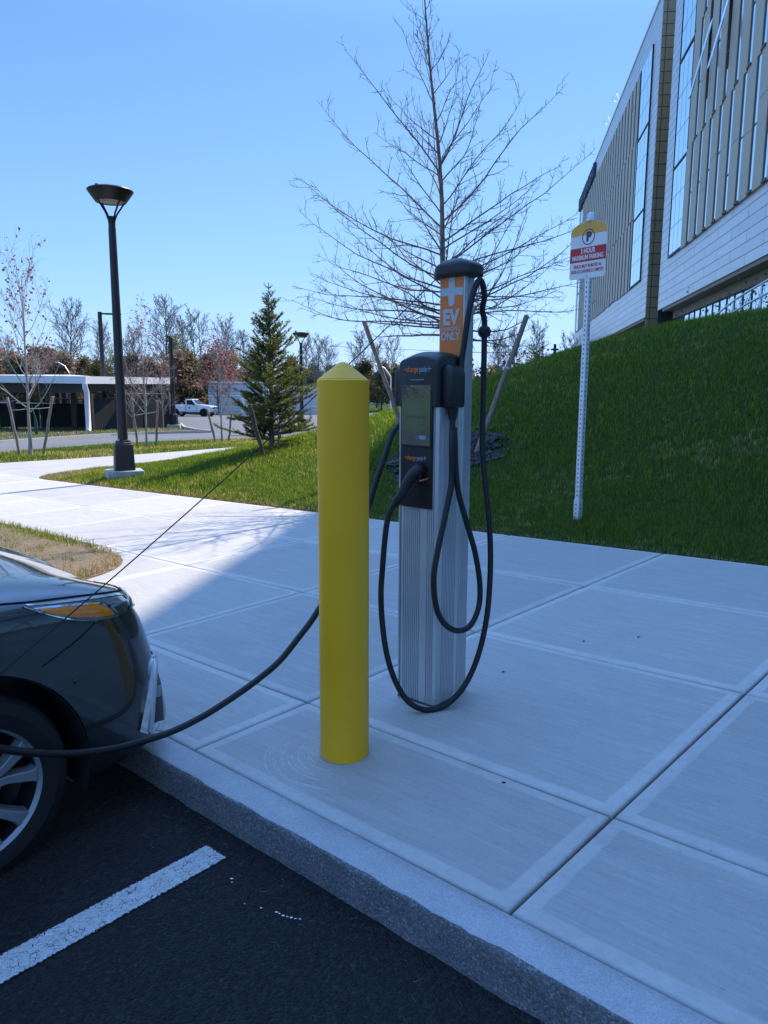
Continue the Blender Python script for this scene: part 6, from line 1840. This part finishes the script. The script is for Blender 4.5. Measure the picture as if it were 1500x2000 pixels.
for (kd, k, x, top, Y, lb) in LIST:
    nm = {'bare': 'bare_tree', 'rust': 'rusty_tree', 'pine': 'pine_tree' if k % 2 == 0 else 'olive_tree', 'spring': 'spring_tree', 'red': 'budding_tree'}[kd]
    bgtree(kd, k, x, top, Y, nm, lb, {'bare': 1., 'rust': 1.25, 'pine': 1.2, 'spring': 1.05, 'red': 1.}[kd])
# far wood that closes the horizon
def wood_mass():
    rs = np.random.RandomState(9); N = 110000
    az = np.where(rs.rand(N) < .45, rs.uniform(-.78, .62, N), rs.uniform(-PI, PI, N)); d = rs.uniform(165, 215, N); X = np.sin(az) * d; Y = np.cos(az) * d
    top = 4.5 + 4.0 * vnoise(az * 40, az * 0, 1., 3) + 2.5 * vnoise(az * 160, az * 0, 1., 4)
    z = -2.5 + top * rs.rand(N) ** .8
    c = np.stack([X, Y, z], -1); a = rs.randn(N, 3); a /= np.linalg.norm(a, axis=1)[:, None]; b = np.cross(a, rs.randn(N, 3)); b /= np.linalg.norm(b, axis=1)[:, None]
    s = (.4 + .8 * rs.rand(N))[:, None]
    V = np.stack([c - a * s, c + b * s * .6, c + a * s, c - b * s * .6], 1).reshape(-1, 3)
    o = rawmesh('woodland', V, np.arange(N * 4).reshape(-1, 4), M['olive'], {'rnd': np.repeat(np.clip(rs.rand(N) * .6 + .4 * vnoise(az * 60, d * .05, 1, 6), 0, 1), 4)})
    tag(o, 'distant brown and olive woodland along the horizon', 'woodland', kind='stuff')
wood_mass()
# shrubs: dark red bush on the crest, budding shrubs before the lobby glass
def shrub(seed, P, h, rd, lf, n, ls, label, name='shrub', bk='bark', kids=(5, 3), nb=14, minr=.006):
    R = random.Random(seed); rs = np.random.RandomState(seed); m = MB(); tips = []
    for i in range(nb):
        az = i * 2.4 + R.random(); el = R.uniform(.6, 1.35)
        branch(m, Vector((R.gauss(0, .06), R.gauss(0, .06), -.05)), Vector((math.cos(az) * math.cos(el), math.sin(az) * math.cos(el), math.sin(el))), h * R.uniform(.75, 1.05), minr * 1.8, 0, R, .05, tips, 5, 4, .14, kids, (.7, .8), minr)
    lv = leafcards(tips, n, ls, rs, rd)
    o = thing(name, P, label, 'shrub', group='shrubs on the slope crest')
    m.build('stems', M[bk], o, smooth=60); rawmesh('foliage', lv[0], lv[1], M[lf], {'rnd': lv[2]}, o)
P = at(1000, 735, 30.); P[2] = float(gz(P[0], P[1])); shrub(71, P, zat(P, 678) - P[2], .08, 'darkred', 520, .13, 'dark reddish leafy shrub behind the right stake on the crest')
P = at(962, 740, 33.); P[2] = float(gz(P[0], P[1])); shrub(72, P, zat(P, 702) - P[2], .07, 'darkred', 300, .12, 'smaller dark red shrub near the hanging cable')
for i, (t, hh_, lb) in enumerate(((33.5, 2.3, 'bare budding shrub before the lobby glass at the handrail end'), (30.3, 2.6, 'bare budding shrub in the middle of the handrail'), (27.4, 2.9, 'bare budding shrub by the right frame edge behind the handrail'), (36.8, 1.9, 'low bare shrub left of the handrail end'), (40.5, 1.6, 'low bare shrub by the lobby glass near the recess'))):
    P = FT(t, 8.0); shrub(80 + i, P, hh_, .05, 'pineleaf', 170, .085, lb, 'budding_shrub', 'bark_oak', (5, 3), 11, .005)
